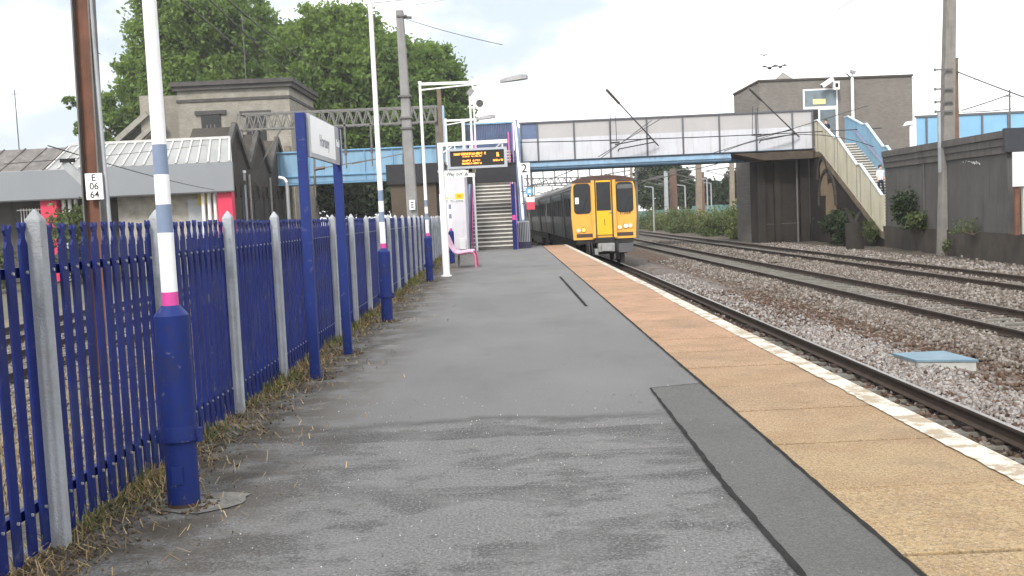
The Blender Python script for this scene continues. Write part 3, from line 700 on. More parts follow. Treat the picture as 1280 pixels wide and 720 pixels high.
# ------------------------------------------------------------------ white wall with yellow notices
W0, W1 = at(553, 300, 40.5).x, at(584, 300, 40.5).x
ww = thing('white_enclosure', 'tall plain white panel wall left of the platform stairs', 'wall', ((W0+W1)/2, 40.5, 0))
MB().box(W0, W1, 40.5, 43.2, 0, 3.25).build('wall_panel', mat('white_panel', (.66, .645, .69), .5, var=.05, dirt=(.5, .48, .5), damt=.4, streak=True), ww)
MB().box(W0-.06, W1+.06, 40.44, 43.25, 3.25, 3.33).build('cap', GALV, ww)
for px, lb in ((561.2, 'yellow triangle warning notice, left of the pair on the white wall'), (574, 'plain yellow notice, right of the pair on the white wall')):
    p_ = at(px, 246.5, 40.48); t_ = thing('warning_notice', lb, 'notice', p_, 'notices on the white wall')
    MB().box(p_.x-.17, p_.x+.17, p_.y-.004, p_.y+.018, p_.z-.17, p_.z+.17).build('panel', SIGNW, t_)
    if px < 565:
        MB().prism([(p_.x-.13, p_.z-.08), (p_.x+.13, p_.z-.08), (p_.x, p_.z+.14)], 'y', p_.y-.008, p_.y-.0045).build('symbol', YELLOW, t_)
        MB().box(p_.x-.015, p_.x+.015, p_.y-.011, p_.y-.0085, p_.z-.05, p_.z+.06).build('mark', INK, t_)
    else: MB().box(p_.x-.165, p_.x+.165, p_.y-.008, p_.y-.0045, p_.z-.08, p_.z+.16).build('symbol', YELLOW, t_); MB().box(p_.x-.07, p_.x+.08, p_.y-.011, p_.y-.0085, p_.z-.02, p_.z+.10).build('mark', mat('orange_ink', (.7, .35, .02), .5), t_)
    MB().box(p_.x-.15, p_.x+.15, p_.y-.008, p_.y-.0045, p_.z-.15, p_.z-.12).build('text_line', SIGNG, t_)
p_ = at(578.5, 309, 40.45)
MB().box(p_.x-.12, p_.x+.12, 40.38, 40.49, .15, .55).build('cabinet', WHITE); tag(bpy.data.objects['cabinet'], 'small white wall box low down on the white wall', 'box')

# ------------------------------------------------------------------ platform stairs to the footbridge
SX0, SX1, SY0 = -1.68, .19, 43.0
sy = lambda z: SY0+z/.5
st = thing('platform_stairs', 'grey concrete platform stairs rising under the dark portal to the footbridge', 'stairs', (-.7, SY0, 0))
m = MB(); nstep = 28; rise = 4.75/nstep; go = rise/.5
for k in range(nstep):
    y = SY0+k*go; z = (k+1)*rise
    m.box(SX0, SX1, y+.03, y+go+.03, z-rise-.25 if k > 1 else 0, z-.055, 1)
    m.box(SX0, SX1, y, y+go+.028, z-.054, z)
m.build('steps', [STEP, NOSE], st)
# side balustrades: slanted solid sheets
def slanted(x0, x1, ya, yb, h0, h1):
    return MB().prism([(ya, max(0, h0)), (ya, h1), (yb, (yb-SY0)*.5+1.15), (yb, (yb-SY0)*.5-.3)], 'x', x0, x1)
mbal = MB()
mbal.prism([(42.8, .0), (42.8, 1.05), (52.6, 5.95), (52.6, 4.4), (43.6, 0)], 'x', .42, .66)
for k in range(34):
    y = 43.0+k*.28; mbal.box(.66, .685, y, y+.09, max(.02, (y-SY0)*.5-.15), (y-SY0)*.5+1.0)
mbal.build('right_balustrade', SCREEN, st)
MB().box(.30, .80, 42.55, 42.8, 0, 1.15).build('balustrade_end', GALV, st)
fl = MB()
for k in range(7): fl.box(.30+.072*k, .33+.072*k, 42.52, 42.55, .3, 1.1)
fl.box(.26, .84, 42.5, 42.82, 0, .28); fl.build('end_plinth', mat('plinth_navy', (.02, .022, .05), .6), st)
MB().bar((.56, 42.7, 1.2), (.50, 53.5, 6.35), .09, .07).build('coping_rail', WHITE, st)
MB().prism([(42.8, .0), (42.8, 1.05), (52.6, 5.95), (52.6, 4.4), (43.6, 0)], 'x', -1.82, -1.74).build('left_balustrade', SCREEN, st)
for x in (-1.60, .12):
    MB().path([(x, 42.6, 0), (x, 42.6, .95), (x, 52., 5.65)], .03, 8).build('handrail', PINK, st)
MB().path([(.28, 42.3, 0), (.28, 42.3, 1.0), (.33, 52.5, 6.1)], .035, 8).build('outer_handrail', mat('rail_purple', (.16, .07, .28), .4), st)
pb = MB(); pb.box(-2.0, .36, 44.6, 44.95, 2.88, 3.68); pb.box(-2.03, .39, 44.55, 44.99, 3.68, 3.74); pb.box(-2.0, -1.84, 44.6, 44.95, 0, 2.88); pb.build('portal', BLACK, st)
nw = thing('newel_post', 'dark blue handrail post with a pink band at the foot of the platform stairs', 'post', (.17, 41.6, 0))
MB().cyl((.17, 41.6, 0), (.17, 41.6, 1.22), .085, .085, 16).build('post', SLEEVE, nw); MB().cyl((.17, 41.6, 1.22), (.17, 41.6, 1.42), .088, .088, 16).build('pink_band', PINK, nw); MB().cyl((.17, 41.6, 1.42), (.17, 41.6, 2.7), .08, .075, 16).build('upper_post', SLEEVE, nw)
# landing deck, corrugated screen
ld = thing('stair_landing', 'raised landing with a corrugated blue grey screen above the platform stairs', 'landing', (-1, 60, 0))
m = MB(); m.box(-2.4, .62, 52.5, 63.6, 4.45, 4.75)
for x in (-2.2, .4):
    for y in (53.5, 58.5, 63.): m.box(x-.12, x+.12, y-.12, y+.12, 0, 4.45)
m.build('deck', STEELD, ld)
cs = MB(); x0, x1 = -2.18, .36; n = 26
for k in range(n):
    xa = x0+(x1-x0)*k/n; wd = (x1-x0)/n
    cs.prism([(xa, 56.3), (xa+wd*.2, 56.24), (xa+wd*.5, 56.24), (xa+wd*.7, 56.3), (xa+wd, 56.3), (xa+wd, 56.32), (xa, 56.32)], 'z', 4.76, 6.5)
cs.build('corrugated_screen', SCREEN, ld)
MB().box(-2.25, .42, 56.2, 56.36, 6.5, 6.58).build('screen_cap', BRIDGEB, ld)
MB().box(-2.4, -2.25, 55.5, 56.4, 4.75, 6.75).build('screen_post', WHITE, ld)
MB().box(.5, .62, 53.4, 63.6, 4.75, 6.4).build('side_screen', SCREEN, ld)
lw = MB(); lw.box(-7.2, -2.4, 60, 63, 3.55, 4.72); lw.build('left_deck', BLACK, ld)
MB().box(-7.0, -4.3, 60.2, 63, -1.3, 3.55).build('brick_pier', brick('pier_brick', (.12, .095, .07), (.09, .075, .06), (.12, .1, .08), soot=(.05, .04, .035)), ld)
# platform 2 sign and small notices
p_ = at(655.3, 211, 43.3)
t_ = thing('platform_number_sign', 'square white sign with black number 2 beside the stairs', 'sign', p_)
MB().box(p_.x-.24, p_.x+.24, p_.y-.03, p_.y+.03, p_.z-.25, p_.z+.25).build('panel', SIGNW, t_); text('number', '2', .5, face_cam(p_+Vector((0, -.032, 0))), kids(t_)[0], INK, .001, .23)
m = MB(); m.cyl((p_.x+.12, p_.y+.06, 0), (p_.x+.12, p_.y+.06, p_.z+.2), .04, n=10); m.build('post', DGALV, t_)
for py, pz, c1, lb in ((239, .15, mat('notice_blue', (.12, .35, .55), .5), 'small round blue notice above the red one beside the stairs'), (254, .24, mat('notice_red', (.6, .06, .1), .5), 'small white and red notice below the platform number sign')):
    p_ = at(661.5 if py < 245 else 663.3, py, 43.2); t_ = thing('small_notice', lb, 'notice', p_, 'notices by the stairs')
    if py < 245:
        MB().cyl((p_.x, p_.y-.02, p_.z), (p_.x, p_.y+.01, p_.z), .17, n=20).build('disc', c1, t_); MB().box(p_.x-.06, p_.x+.06, p_.y-.024, p_.y-.0205, p_.z-.07, p_.z+.07).build('symbol', SIGNW, t_)
    else:
        MB().box(p_.x-.17, p_.x+.17, p_.y-.02, p_.y+.01, p_.z-.27, p_.z+.05).build('red_panel', c1, t_); MB().box(p_.x-.17, p_.x+.17, p_.y-.02, p_.y+.01, p_.z+.052, p_.z+.26).build('white_panel', SIGNW, t_)
    MB().bar((p_.x, p_.y+.03, p_.z), (.55, p_.y+.25, p_.z), .05, .05).build('bracket', DGALV, t_)

# ------------------------------------------------------------------ white footbridge over the running lines
YB = 64.
fb = thing('footbridge', 'pale grey and white panelled footbridge crossing over the running tracks', 'footbridge', (9, YB, 4.75))
cuts = [at(px, 180, YB).x for px in (651.6, 672.4, 718, 763, 809, 854, 899.5, 945.7, 991, 1016)]
ZT, ZL, ZM = 7.12, 4.78, 6.15
for i, (a, b) in enumerate(zip(cuts[:-1], cuts[1:])):
    m = MB(); m.box(a+.05, b-.05, YB, YB+.06, ZL, ZM); m.build('lower_panel', BRIDGEW if i else SCREEN if False else BRIDGEW, fb)
    MB().box(a+.05, b-.05, YB+.004, YB+.055, ZM+.001, ZT).build('upper_panel', BRIDGEP if i else SCREEN, fb)
m = MB()
for x in cuts: m.box(x-.05, x+.05, YB-.07, YB+.1, ZL-.03, ZT)
m.box(cuts[0]-.1, cuts[-1]+.1, YB-.1, YB+.15, ZT, ZT+.09); m.build('ribs', STEELD, fb)
MB().box(cuts[0]-.3, cuts[-1]+.1, YB-.12, YB+3., ZL-.10, ZL-.03).build('deck', BLACK, fb)
m = MB(); m.box(cuts[0]-.4, 14.1, YB-.06, YB+.3, 4.27, ZL-.10); m.box(cuts[0]-.4, 14.1, YB-.16, YB-.061, 4.38, 4.45); m.build('lower_beam', mat('beam_pale_blue', (.25, .39, .53), .5, var=.12, dirt=(.12, .16, .2), damt=.5, streak=True), fb)
MB().box(cuts[0]-.4, 14.1, YB-.2, YB+.35, 4.18, 4.265).build('bottom_flange', BRIDGED, fb)
m = MB(); m.box(cuts[0]-.1, cuts[-1]+.1, YB+3.0, YB+3.1, 4.2, ZT); m.build('far_girder', BRIDGEB, fb)
for k in range(3):
    x = (.9, 9.6, 13.6)[k]
m = MB()
for x in (2.2, 5.6, 9.2, 12.6): m.box(x-.05, x+.05, YB+.3, YB+2.9, 4.3, 4.6)
m.build('cross_beams', BRIDGED, fb)
# blue bridge over the sidings (left)
YL = 76.
bl = thing('blue_footbridge', 'long light blue plate girder bridge behind the station sign', 'footbridge', (-9, YL, 5))
m = MB(); m.box(-17.2, -2.0, YL, YL+.08, 4.55, 6.8); m.build('plate', BRIDGEB, bl)
m = MB(); m.box(-17.2, -2., YL-.15, YL+.2, 6.8, 6.9); m.box(-17.2, -2., YL-.12, YL-.001, 5.0, 5.1); m.box(-17.2, -2., YL-.25, YL+.3, 4.4, 4.52)
for k in range(8): m.box(-17+2.1*k, -16.93+2.1*k, YL-.1, YL-.001, 4.52, 6.8)
m.build('flanges', mat('bridge_pale_blue', (.17, .36, .55), .5, var=.1), bl)
MB().box(-17.2, -2., YL+.3, YL+2.6, 4.42, 4.6).build('deck', BRIDGED, bl)
q = at(551, 170, 75.5); q2 = at(556.5, 112, 75.5)
MB().box(q.x-.35, q.x+.35, 75.3, 75.4, at(551, 180, 75.3).z, at(551, 132, 75.3).z).build('end_panel', mat('panel_pale_blue', (.30, .42, .60), .5), bl)

# ------------------------------------------------------------------ abutment, booking hall, right stairs
ab = thing('bridge_abutment', 'sooty dark brick abutment holding up the right end of the footbridge', 'abutment', (17.5, 66, -1.2))
AX0 = at(947, 290, 65.6).x
m = MB(); m.box(AX0+.5, 19.3, 65.6, 67.4, -1.3, 4.62); m.box(AX0, AX0+.5, 65.3, 67.3, -1.3, 4.3); m.box(AX0+1.1, AX0+1.5, 65.35, 65.6, -1.3, 4.3); m.box(18.8, 19.35, 65.2, 65.6, -1.3, 4.62); m.box(AX0-.3, 19.3, 65.45, 67.35, 4.3, 4.64); m.build('wall', SOOTBRICK, ab)
MB().prism([(14.2, 4.64), (19.3, 4.64), (19.3, 4.15), (16.2, 4.15)], 'y', 63.9, 66.9).build('corbel', mat('corbel_brown', (.075, .06, .045), .9, var=.3), ab)
MB().box(AX0+.5, 19.35, 65.57, 65.6, .05, .12).build('string_course', mat('course_stone', (.075, .07, .065), .9), ab)
MB().cyl((18.55, 65.1, -1.2), (18.55, 65.1, 4.4), .06, n=10).build('drain_pipe', mat('pipe_grey', (.13, .125, .12), .6), ab)
# stair flank below the cream balustrade
Rs0 = Vector((19.42, 64., 0)); Rs1 = Vector((19.70, 53., 0))
def rx(y): return 19.42+(64-y)/11*.28
RSL = 4.9/9.6
def rzs(y): return max(0., min(4.9, (y-53.4)*RSL))
rs = thing('street_stairs', 'stairs with cream and blue balustrades leading down from the ticket hall door', 'stairs', (20.6, 53, 0))
m = MB(); n = 30; ri = 4.9/n; go = 9.6/n
for k in range(n):
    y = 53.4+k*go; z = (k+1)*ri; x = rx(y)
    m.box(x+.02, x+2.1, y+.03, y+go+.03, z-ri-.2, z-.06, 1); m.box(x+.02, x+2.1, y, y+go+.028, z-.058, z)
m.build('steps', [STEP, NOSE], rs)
def bal(xo, x_th, y0, y1, low, high, mname, mt, steps=3):
    """stepped balustrade made of slanting runs with short level pieces"""
    m = MB(); c = MB(); seams = MB()
    ysb = np.linspace(y0, y1, steps+1)
    for a, b in zip(ysb[:-1], ysb[1:]):
        fl_ = .55
        pa = [(a, rzs(a)+low), (a, rzs(a)+high), (b-fl_, rzs(b)+high), (b, rzs(b)+high), (b, rzs(b)+low)]
        m.add([(rx(p[0])+xo, *p) for p in pa]+[(rx(p[0])+xo+x_th, *p) for p in pa], [tuple(range(5)), tuple(reversed(range(5, 10)))]+[(i, 5+i, 5+(i+1) % 5, (i+1) % 5) for i in range(5)])
        c.bar((rx(a)+xo+x_th/2, a, rzs(a)+high+.03), (rx(b)+xo+x_th/2, b-fl_, rzs(b)+high+.03), .14, .07)
        c.bar((rx(b)+xo+x_th/2, b-fl_, rzs(b)+high+.03), (rx(b)+xo+x_th/2, b, rzs(b)+high+.03), .14, .07)
        for q_ in (b, b-fl_, (a+b-fl_)/2):
            f = rzs(a)+(rzs(b)-rzs(a))*min(1, (q_-a)/(b-fl_-a))
            seams.box(rx(q_)+xo-.02, rx(q_)+xo, q_-.03, q_+.03, max(.03, rzs(q_)+low+.12), f+high)
    return m, c, seams
m, c, s_ = bal(-.02, .06, 53.4, 63.9, -.35, 1.55, '', CREAM); m.box(rx(53)-.03, rx(53)+.06, 53.15, 53.39, -.05, 1.6)
m.build('cream_balustrade', CREAM, rs); c.build('coping', mat('coping_white', (.6, .66, .7), .5), rs); s_.build('seams', mat('seam_grey', (.25, .24, .2), .6), rs)
m, c, s_ = bal(2.12, .06, 55.5, 64.6, -.1, 1.75, '', BRIDGEB); m.build('blue_balustrade', BRIDGEB, rs); c.build('coping', mat('coping_blue_white', (.5, .6, .68), .5), rs)
MB().path([(rx(56)+2.05, 56, rzs(56)+.9), (rx(63)+2.05, 63, rzs(63)+.9)], .022, 8).build('handrail', mat('rail_dull_pink', (.35, .2, .33), .5), rs)
# flank wall (dark brick, arch recesses)
fk = MB(); ysf = np.linspace(53.1, 65.2, 25)
for a, b in zip(ysf[:-1], ysf[1:]):
    za, zb = rzs(a)-.37, rzs(b)-.37
    fk.add([(rx(a)+.02, a, -1.3), (rx(b)+.02, b, -1.3), (rx(b)+.02, b, zb), (rx(a)+.02, a, za), (rx(a)+.4, a, -1.3), (rx(b)+.4, b, -1.3), (rx(b)+.4, b, zb), (rx(a)+.4, a, za)], [(0,3,2,1), (4,5,6,7), (3,7,6,2)])
fk.build('flank_wall', SOOTBRICK, rs)
def archpoly(yc, hw, z0, zs): return [(yc-hw, z0), (yc+hw, z0)]+[(yc+hw*math.cos(a), zs+hw*1.3*math.sin(a)) for a in np.linspace(0, math.pi, 13)]
xf = rx(62)+.02
MB().prism(archpoly(62.6, .85, 1.75, 2.75), 'x', xf-.03, xf-.003).build('blind_arch', TANBRICK, rs)
MB().prism(archpoly(61.2, 1.0, .1, 1.2), 'x', xf-.034, xf-.021).build('pale_patch', TANBRICK, rs)
MB().prism(archpoly(61.9, 1.5, .0, 1.15), 'x', xf-.02, xf-.003).build('bricked_arch', SOOTBRICK, rs)
for yc, hw, zs in ((62.6, 1.05, 2.75), (61.9, 1.65, 1.15)):
    ri_ = MB()
    pts = [(xf-.04, yc+hw*math.cos(a), zs+hw*1.3*math.sin(a)) for a in np.linspace(0, math.pi, 13)]
    for a, b in zip(pts[:-1], pts[1:]): ri_.bar(a, b, .12, .2)
    ri_.build('arch_ring', BLACKBRICK, rs)
st_ = MB()
for a, b in zip(ysf[:-1], ysf[1:]): st_.bar((rx(a)-.0, a, rzs(a)-.55), (rx(b)-.0, b, rzs(b)-.55), .1, .34)
st_.build('stringer', mat('stringer_tan', (.16, .125, .085), .9, var=.35, vscale=2, dirt=(.05, .04, .03), damt=.8), rs)
# booking hall
YH = 68.
bh = thing('ticket_hall', 'large plain grey brown ticket hall standing above the stairs at bridge level', 'building', (22, YH, 4.75))
HX0, HX1, HX2 = at(918, 150, YH+2.5).x, at(950, 150, YH).x, at(1141, 150, YH).x
ztl, ztm, ztr = at(918, 118, YH+2.5).z, at(950, 101, YH).z, at(1140, 94, YH).z
dX0, dX1 = at(1004, 150, YH).x, at(1047, 150, YH).x; dZ1 = at(1005, 112, YH).z
m = MB()
m.add([(HX1, YH, -1.2), (HX2, YH, -1.2), (HX2, YH, ztr), (HX1, YH, ztm), (HX2, YH+12, -1.2), (HX2, YH+12, ztr), (HX0+3.4, YH+12, -1.2), (HX0+3.4, YH+12, ztl), (HX0, YH+2.5, -1.2), (HX0, YH+2.5, ztl)],
      [(0,1,2,3), (1,4,5,2), (4,6,7,5), (6,8,9,7), (8,0,3,9), (3,2,5,7,9)])
m.build('wall', HALLBRICK, bh)
m = MB(); m.bar((HX1, YH-.02, ztm), (HX2+.05, YH-.02, ztr), .16, .12); m.bar((HX0, YH+2.48, ztl), (HX1, YH-.02, ztm), .16, .12); m.build('coping', mat('coping_dark', (.07, .062, .055), .9), bh)
dr = MB(); dr.box(dX0, dX1, YH-.12, YH-.003, 4.9, dZ1); door = dr.build('door_frame', WHITE, bh)
dm = (dX0+dX1)/2
MB().box(dX0+.1, dX1-.1, YH-.14, YH-.121, dZ1-1.15, dZ1-.1).build('transom_panel', mat('transom_blue_grey', (.16, .2, .23), .4), door)
MB().box(dX0+.15, dm-.18, YH-.14, YH-.121, 4.95, dZ1-1.35).build('open_doorway', INK, door)
MB().box(dm-.05, dX1-.16, YH-.14, YH-.121, 5.5, dZ1-1.4).build('glass_leaf', GLASSB, door)
p_ = at(1024, 127, YH-.16); ys_ = MB().box(p_.x-.42, p_.x+.42, YH-.17, YH-.141, p_.z-.17, p_.z+.17).build('yellow_sign', mat('sign_pale_yellow', (.75, .68, .3), .5), door)
bx = MB(); bx.add([(at(962, 0, YH+5).x, YH+4, ztm+.3), (at(990, 0, YH+5).x, YH+4, ztm+.3), (at(990, 0, YH+5).x, YH+6, ztm+.3), (at(962, 0, YH+5).x, YH+6, ztm+.3), (at(976, 0, YH+5).x, YH+5, ztm+1.15), ], [(0,1,4),(1,2,4),(2,3,4),(3,0,4)])
xa, xb = at(962, 0, YH+5).x, at(990, 0, YH+5).x; bx.box(xa, xb, YH+4, YH+6, ztm-.1, ztm+.3); bx.build('roof_lantern', mat('lantern_grey', (.2, .195, .18), .7), bh)
# CCTV and floodlight on poles by the hall
def cctv(p_, label, grp):
    t_ = thing('security_camera', label, 'security camera', p_, grp)
    MB().box(p_.x-.14, p_.x+.14, p_.y-.3, p_.y+.2, p_.z-.13, p_.z+.13).build('housing', WHITE, t_, bevel=.02); MB().cyl((p_.x, p_.y-.3, p_.z), (p_.x, p_.y-.33, p_.z), .08, n=12).build('lens', INK, t_); MB().bar((p_.x, p_.y+.1, p_.z+.1), (p_.x+.1, YH, p_.z+.25), .06, .06).build('bracket', GALV, t_)
c_ = thing('security_camera', 'long white security camera tilted over the ticket hall door', 'security camera', at(1035, 104, 67.3), 'cameras on the ticket hall')
p_ = at(1035, 104, 67.3); MB().bar(p_+Vector((-.45, -.1, -.2)), p_+Vector((.35, .1, .28)), .26, .28).build('housing', WHITE, c_, bevel=.03); MB().bar(p_+Vector((.1, .1, .1)), (p_.x+.2, YH, p_.z+.3), .07, .07).build('bracket', GALV, c_)
MB().bar(p_+Vector((-.47, -.1, -.21)), p_+Vector((-.451, -.1, -.2)), .2, .2).build('lens', INK, c_)
p_ = at(1045, 107, 67.4); c_ = thing('security_camera', 'square white floodlight unit right above the ticket hall door', 'floodlight', p_, 'cameras on the ticket hall')
MB().box(p_.x-.2, p_.x+.2, p_.y-.15, p_.y+.15, p_.z-.28, p_.z+.28).build('housing', WHITE, c_, bevel=.02); MB().box(p_.x-.09, p_.x+.1, p_.y-.17, p_.y-.151, p_.z-.12, p_.z+.14).build('lens', INK, c_); MB().bar((p_.x, p_.y+.15, p_.z), (p_.x, YH, p_.z), .08, .08).build('bracket', GALV, c_)
c_.name = 'floodlight'
p_ = at(1066, 135, 66.8); zt = at(1065.5, 97, 66.8).z
t_ = thing('floodlight_pole', 'white pole with a small dark floodlight in front of the ticket hall', 'floodlight pole', (p_.x, 66.8, 4.9)); MB().cyl((p_.x, 66.8, 4.9), (p_.x, 66.8, zt), .11, .09, 12).build('pole', WHITE, t_)
m = MB(); m.bar((p_.x-.15, 66.8, zt+.42), (p_.x+.2, 66.7, zt+.30), .3, .18); m.build('floodlight', LAMPG, t_); MB().bar((p_.x, 66.8, zt), (p_.x, 66.8, zt+.32), .06, .06).build('bracket', GALV, t_); MB().bar((p_.x-.1, 66.8, zt+.02), (p_.x-.45, 66.6, zt+.25), .06, .06).build('side_arm', DGALV, t_)
p_ = at(1139, 170, 57.); zt = at(1137.5, 156, 57).z
t_ = thing('lamp_post', 'short white lamp with drooping head peeking over the dark wall', 'lamp post', (p_.x, 57., 0)); MB().cyl((p_.x, 57, 0), (p_.x, 57, zt), .1, .09, 12).build('pole', WHITE, t_); MB().prism([(p_.x-.42, zt-.05), (p_.x+.1, zt+.02), (p_.x+.12, zt+.22), (p_.x-.25, zt+.18)], 'y', 56.85, 57.15).build('lamp_head', WHITE, t_)
# blue bridge at right
br_ = thing('blue_footbridge', 'light blue panelled bridge behind the dark wall at the right', 'footbridge', (37, 80, 6))
X0, X1 = at(1146, 160, 80).x, 48
m = MB(); zb, zt = at(1146, 182, 80).z, at(1146, 147, 80).z
m.box(X0, X1, 80, 80.1, zb-1, zt); m.build('plate', mat('bridge_sky_blue', (.21, .42, .62), .5, var=.1, vscale=.5), br_); m = MB(); m.box(X0-.1, X1, 79.9, 80.2, zt, zt+.15)
for px in (1158, 1191, 1227.5, 1260): x = at(px, 160, 80).x; m.box(x-.07, x+.07, 79.9, 79.999, zb-1, zt)
m.build('ribs', STEELD, br_)
m = MB()
for x in (X0+1, X0+7, X0+13): m.box(x-.3, x+.3, 80.2, 80.8, -1.3, zb-1)
m.build('pier', DARKWALL, br_)

# ------------------------------------------------------------------ disused platform and dark wall on the right
def pxe(y): return 19.65-(53-y)*.115
m = MB(); ysd = np.linspace(16, 53.1, 16)
for a, b in zip(ysd[:-1], ysd[1:]):
    m.add([(pxe(a), a, -1.3), (pxe(b), b, -1.3), (pxe(b), b, -.03), (pxe(a), a, -.03)], [(3,2,1,0)], 1); m.add([(pxe(a), a, -.03), (30, a, -.03), (30, b, -.03), (pxe(b), b, -.03)], [(0,1,2,3)], 0)
m.add([(pxe(53.1), 53.1, -.03), (30, 53.1, -.03), (30, 68, -.03), (19.8, 68, -.03)], [(0,1,2,3)], 0)
dpm = mat('platform_soil', (.07, .06, .045), .95, var=.3, vscale=1.5, bmp=.4); dpf = mat('platform_face', (.050, .042, .035), .95, var=.3, vscale=1.2, fine=20, bmp=.4, dirt=(.085, .065, .045), damt=.6, dscale=.6)
m.build('disused_platform', [dpm, dpf])['kind'] = 'structure'
def wx(y): return pxe(y)+.05
dw = thing('dark_wall', 'long dark grey windowless platform building wall with boarded parapet', 'wall', (19, 44, 0))
Ya, Yb = 36.0, 52.9
m = MB(); A = Vector((wx(Ya), Ya, 0)); B = Vector((wx(Yb), Yb, 0)); K = Vector((6, 0, 0)); zA, zB_ = 2.72, 2.9
def slabq(P, Q, T, z0P, z0Q, z1P, z1Q): 
    return MB().add([(P.x, P.y, z0P), (Q.x, Q.y, z0Q), (Q.x+T, Q.y, z0Q), (P.x+T, P.y, z0P), (P.x, P.y, z1P), (Q.x, Q.y, z1Q), (Q.x+T, Q.y, z1Q), (P.x+T, P.y, z1P)], [(0,1,2,3),(7,6,5,4),(0,4,5,1),(1,5,6,2),(2,6,7,3),(3,7,4,0)])
slabq(A, B, 6, -.1, -.1, 2.82, 2.98).build('wall', DARKWALL, dw)
o_ = Vector((-.12, -.0, 0))
for k, (za, zb2, zc, zd, dd) in enumerate(((2.82, 2.98, 3.08, 3.26, -.06), (3.085, 3.265, 3.36, 3.54, -.10), (3.365, 3.545, 3.62, 3.85, -.16))):
    slabq(A+Vector((dd, -.05, 0)), B+Vector((dd, .05, 0)), 6.3, za, zb2, zc, zd).build('parapet_board', BOARD, dw)
slabq(A+Vector((-.2, -.25, 0)), A+Vector((-.19, -.055, 0)), 6, 2.85, 2.85, 3.68, 3.68).build('end_fascia', mat('end_fascia_dark', (.03, .033, .042), .6), dw)
sq = MB(); 
def wp(px, py):
    for it in range(1): pass
    y = 43.
    for _ in range(30): y = y+.5*((lambda x: (x-19.65)/.115+53)(at(px, py, y).x-.35)-y) if False else y
    # intersect the ray with the wall plane x = wx(y)
    d = fw + rt*((px-640)/F) - up*((py-360)/F); k = (19.65-53*.115+.05)/(d.x-.115*d.y); return Vector((d.x*k-.012, d.y*k, H+d.z*k))
gf = MB(); random.seed(3)
px = 1204.
while px < 1224:
    a = wp(px, 203.5+random.uniform(-2, 2)); b = wp(px+random.uniform(-.5, 2.5), 203.5+random.uniform(-3, 3)); gf.bar(a, b, .04, .02); px += 1.6 if px > 1212 else 3.4
gf.build('graffiti_scrawl', mat('chalk_white', (.45, .45, .45), .9), dw)
pi = wp(1156, 240); MB().cyl((pi.x-.02, pi.y, .8), (pi.x-.02, pi.y, 2.9), .05, n=8).build('drain_pipe', DARKWALL, dw)
p_ = at(1271, 217, 34.5)
t_ = thing('white_sign_board', 'blank white sign board on a brown post past the end of the dark wall', 'sign', (p_.x+.3, 34.5, 0)); zt, zb = at(1271, 190, 34.5).z, at(1271, 233, 34.5).z
MB().box(at(1265.5, 200, 34.5).x, p_.x+1., 34.45, 34.52, zb, zt).build('panel', SIGNW, t_); x_ = at(1270.5, 250, 34.6).x; MB().box(x_-.07, x_+.07, 34.53, 34.65, -.05, zt).build('post', RUST, t_); MB().box(x_+.2, x_+.3, 34.53, 34.65, -.05, zb).build('post', CREAM, t_)
# ------------------------------------------------------------------ masts
p_ = at(1181, 318, 43.); m0 = at(1178, -40, 43.)
def tapered(name, label, cat, base, top, w0, w1, m, grp=None, d=None):
    t_ = thing(name, label, cat, base, grp); b0, b1 = Vector(base), Vector(top)
    h0, h1 = w0/2, w1/2
    vs = [b0+Vector(q) for q in ((-h0,-h0,0),(h0,-h0,0),(h0,h0,0),(-h0,h0,0))]+[b1+Vector(q) for q in ((-h1,-h1,0),(h1,-h1,0),(h1,h1,0),(-h1,h1,0))]
    MB().add(vs, [(0,3,2,1),(4,5,6,7),(0,1,5,4),(1,2,6,5),(2,3,7,6),(3,0,4,7)]).build('mast', m, t_, bevel=.04)
    return t_
rb = Vector((p_.x, 43, -1.15))
rm = tapered('overhead_line_mast', 'broad square concrete mast in front of the dark wall', 'mast', rb, rb+Vector((m0.x-p_.x+.35, 0, 12.6)),   .54, .40, OLDCONC, 'overhead line masts')
m = MB(); x_ = at(1174.5, 200, 42.6).x; m.box(x_-.05, x_+.05, 42.55, 42.65, at(0, 242, 42.6).z-.9, 4.9); m.build('conduit', GALV, rm)
m = MB()
for py in (88, 112, 128, 140): z = at(1175, py, 42.9).z; m.box(rb.x-.45, rb.x+.3, 42.62, 42.7, z-.03, z+.03); m.cyl((rb.x-.45, 42.66, z-.06), (rb.x-.45, 42.66, z+.06), .05, n=8); m.build('bracket', DGALV, rm); m = MB()
a = at(1192.5, 74, 47); t_ = thing('timber_post', 'slim brown timber post behind the broad concrete mast', 'post', (a.x, 47, 0)); MB().box(a.x-.14, a.x+.14, 46.86, 47.14, -.03, a.z).build('post', mat('timber_brown', (.17, .105, .07), .9, var=.2, streak=True, dirt=(.08, .05, .035)), t_, bevel=.02); MB().box(a.x-.16, a.x+.16, 46.84, 47.16, a.z, a.z+.04).build('cap', DGALV, t_)
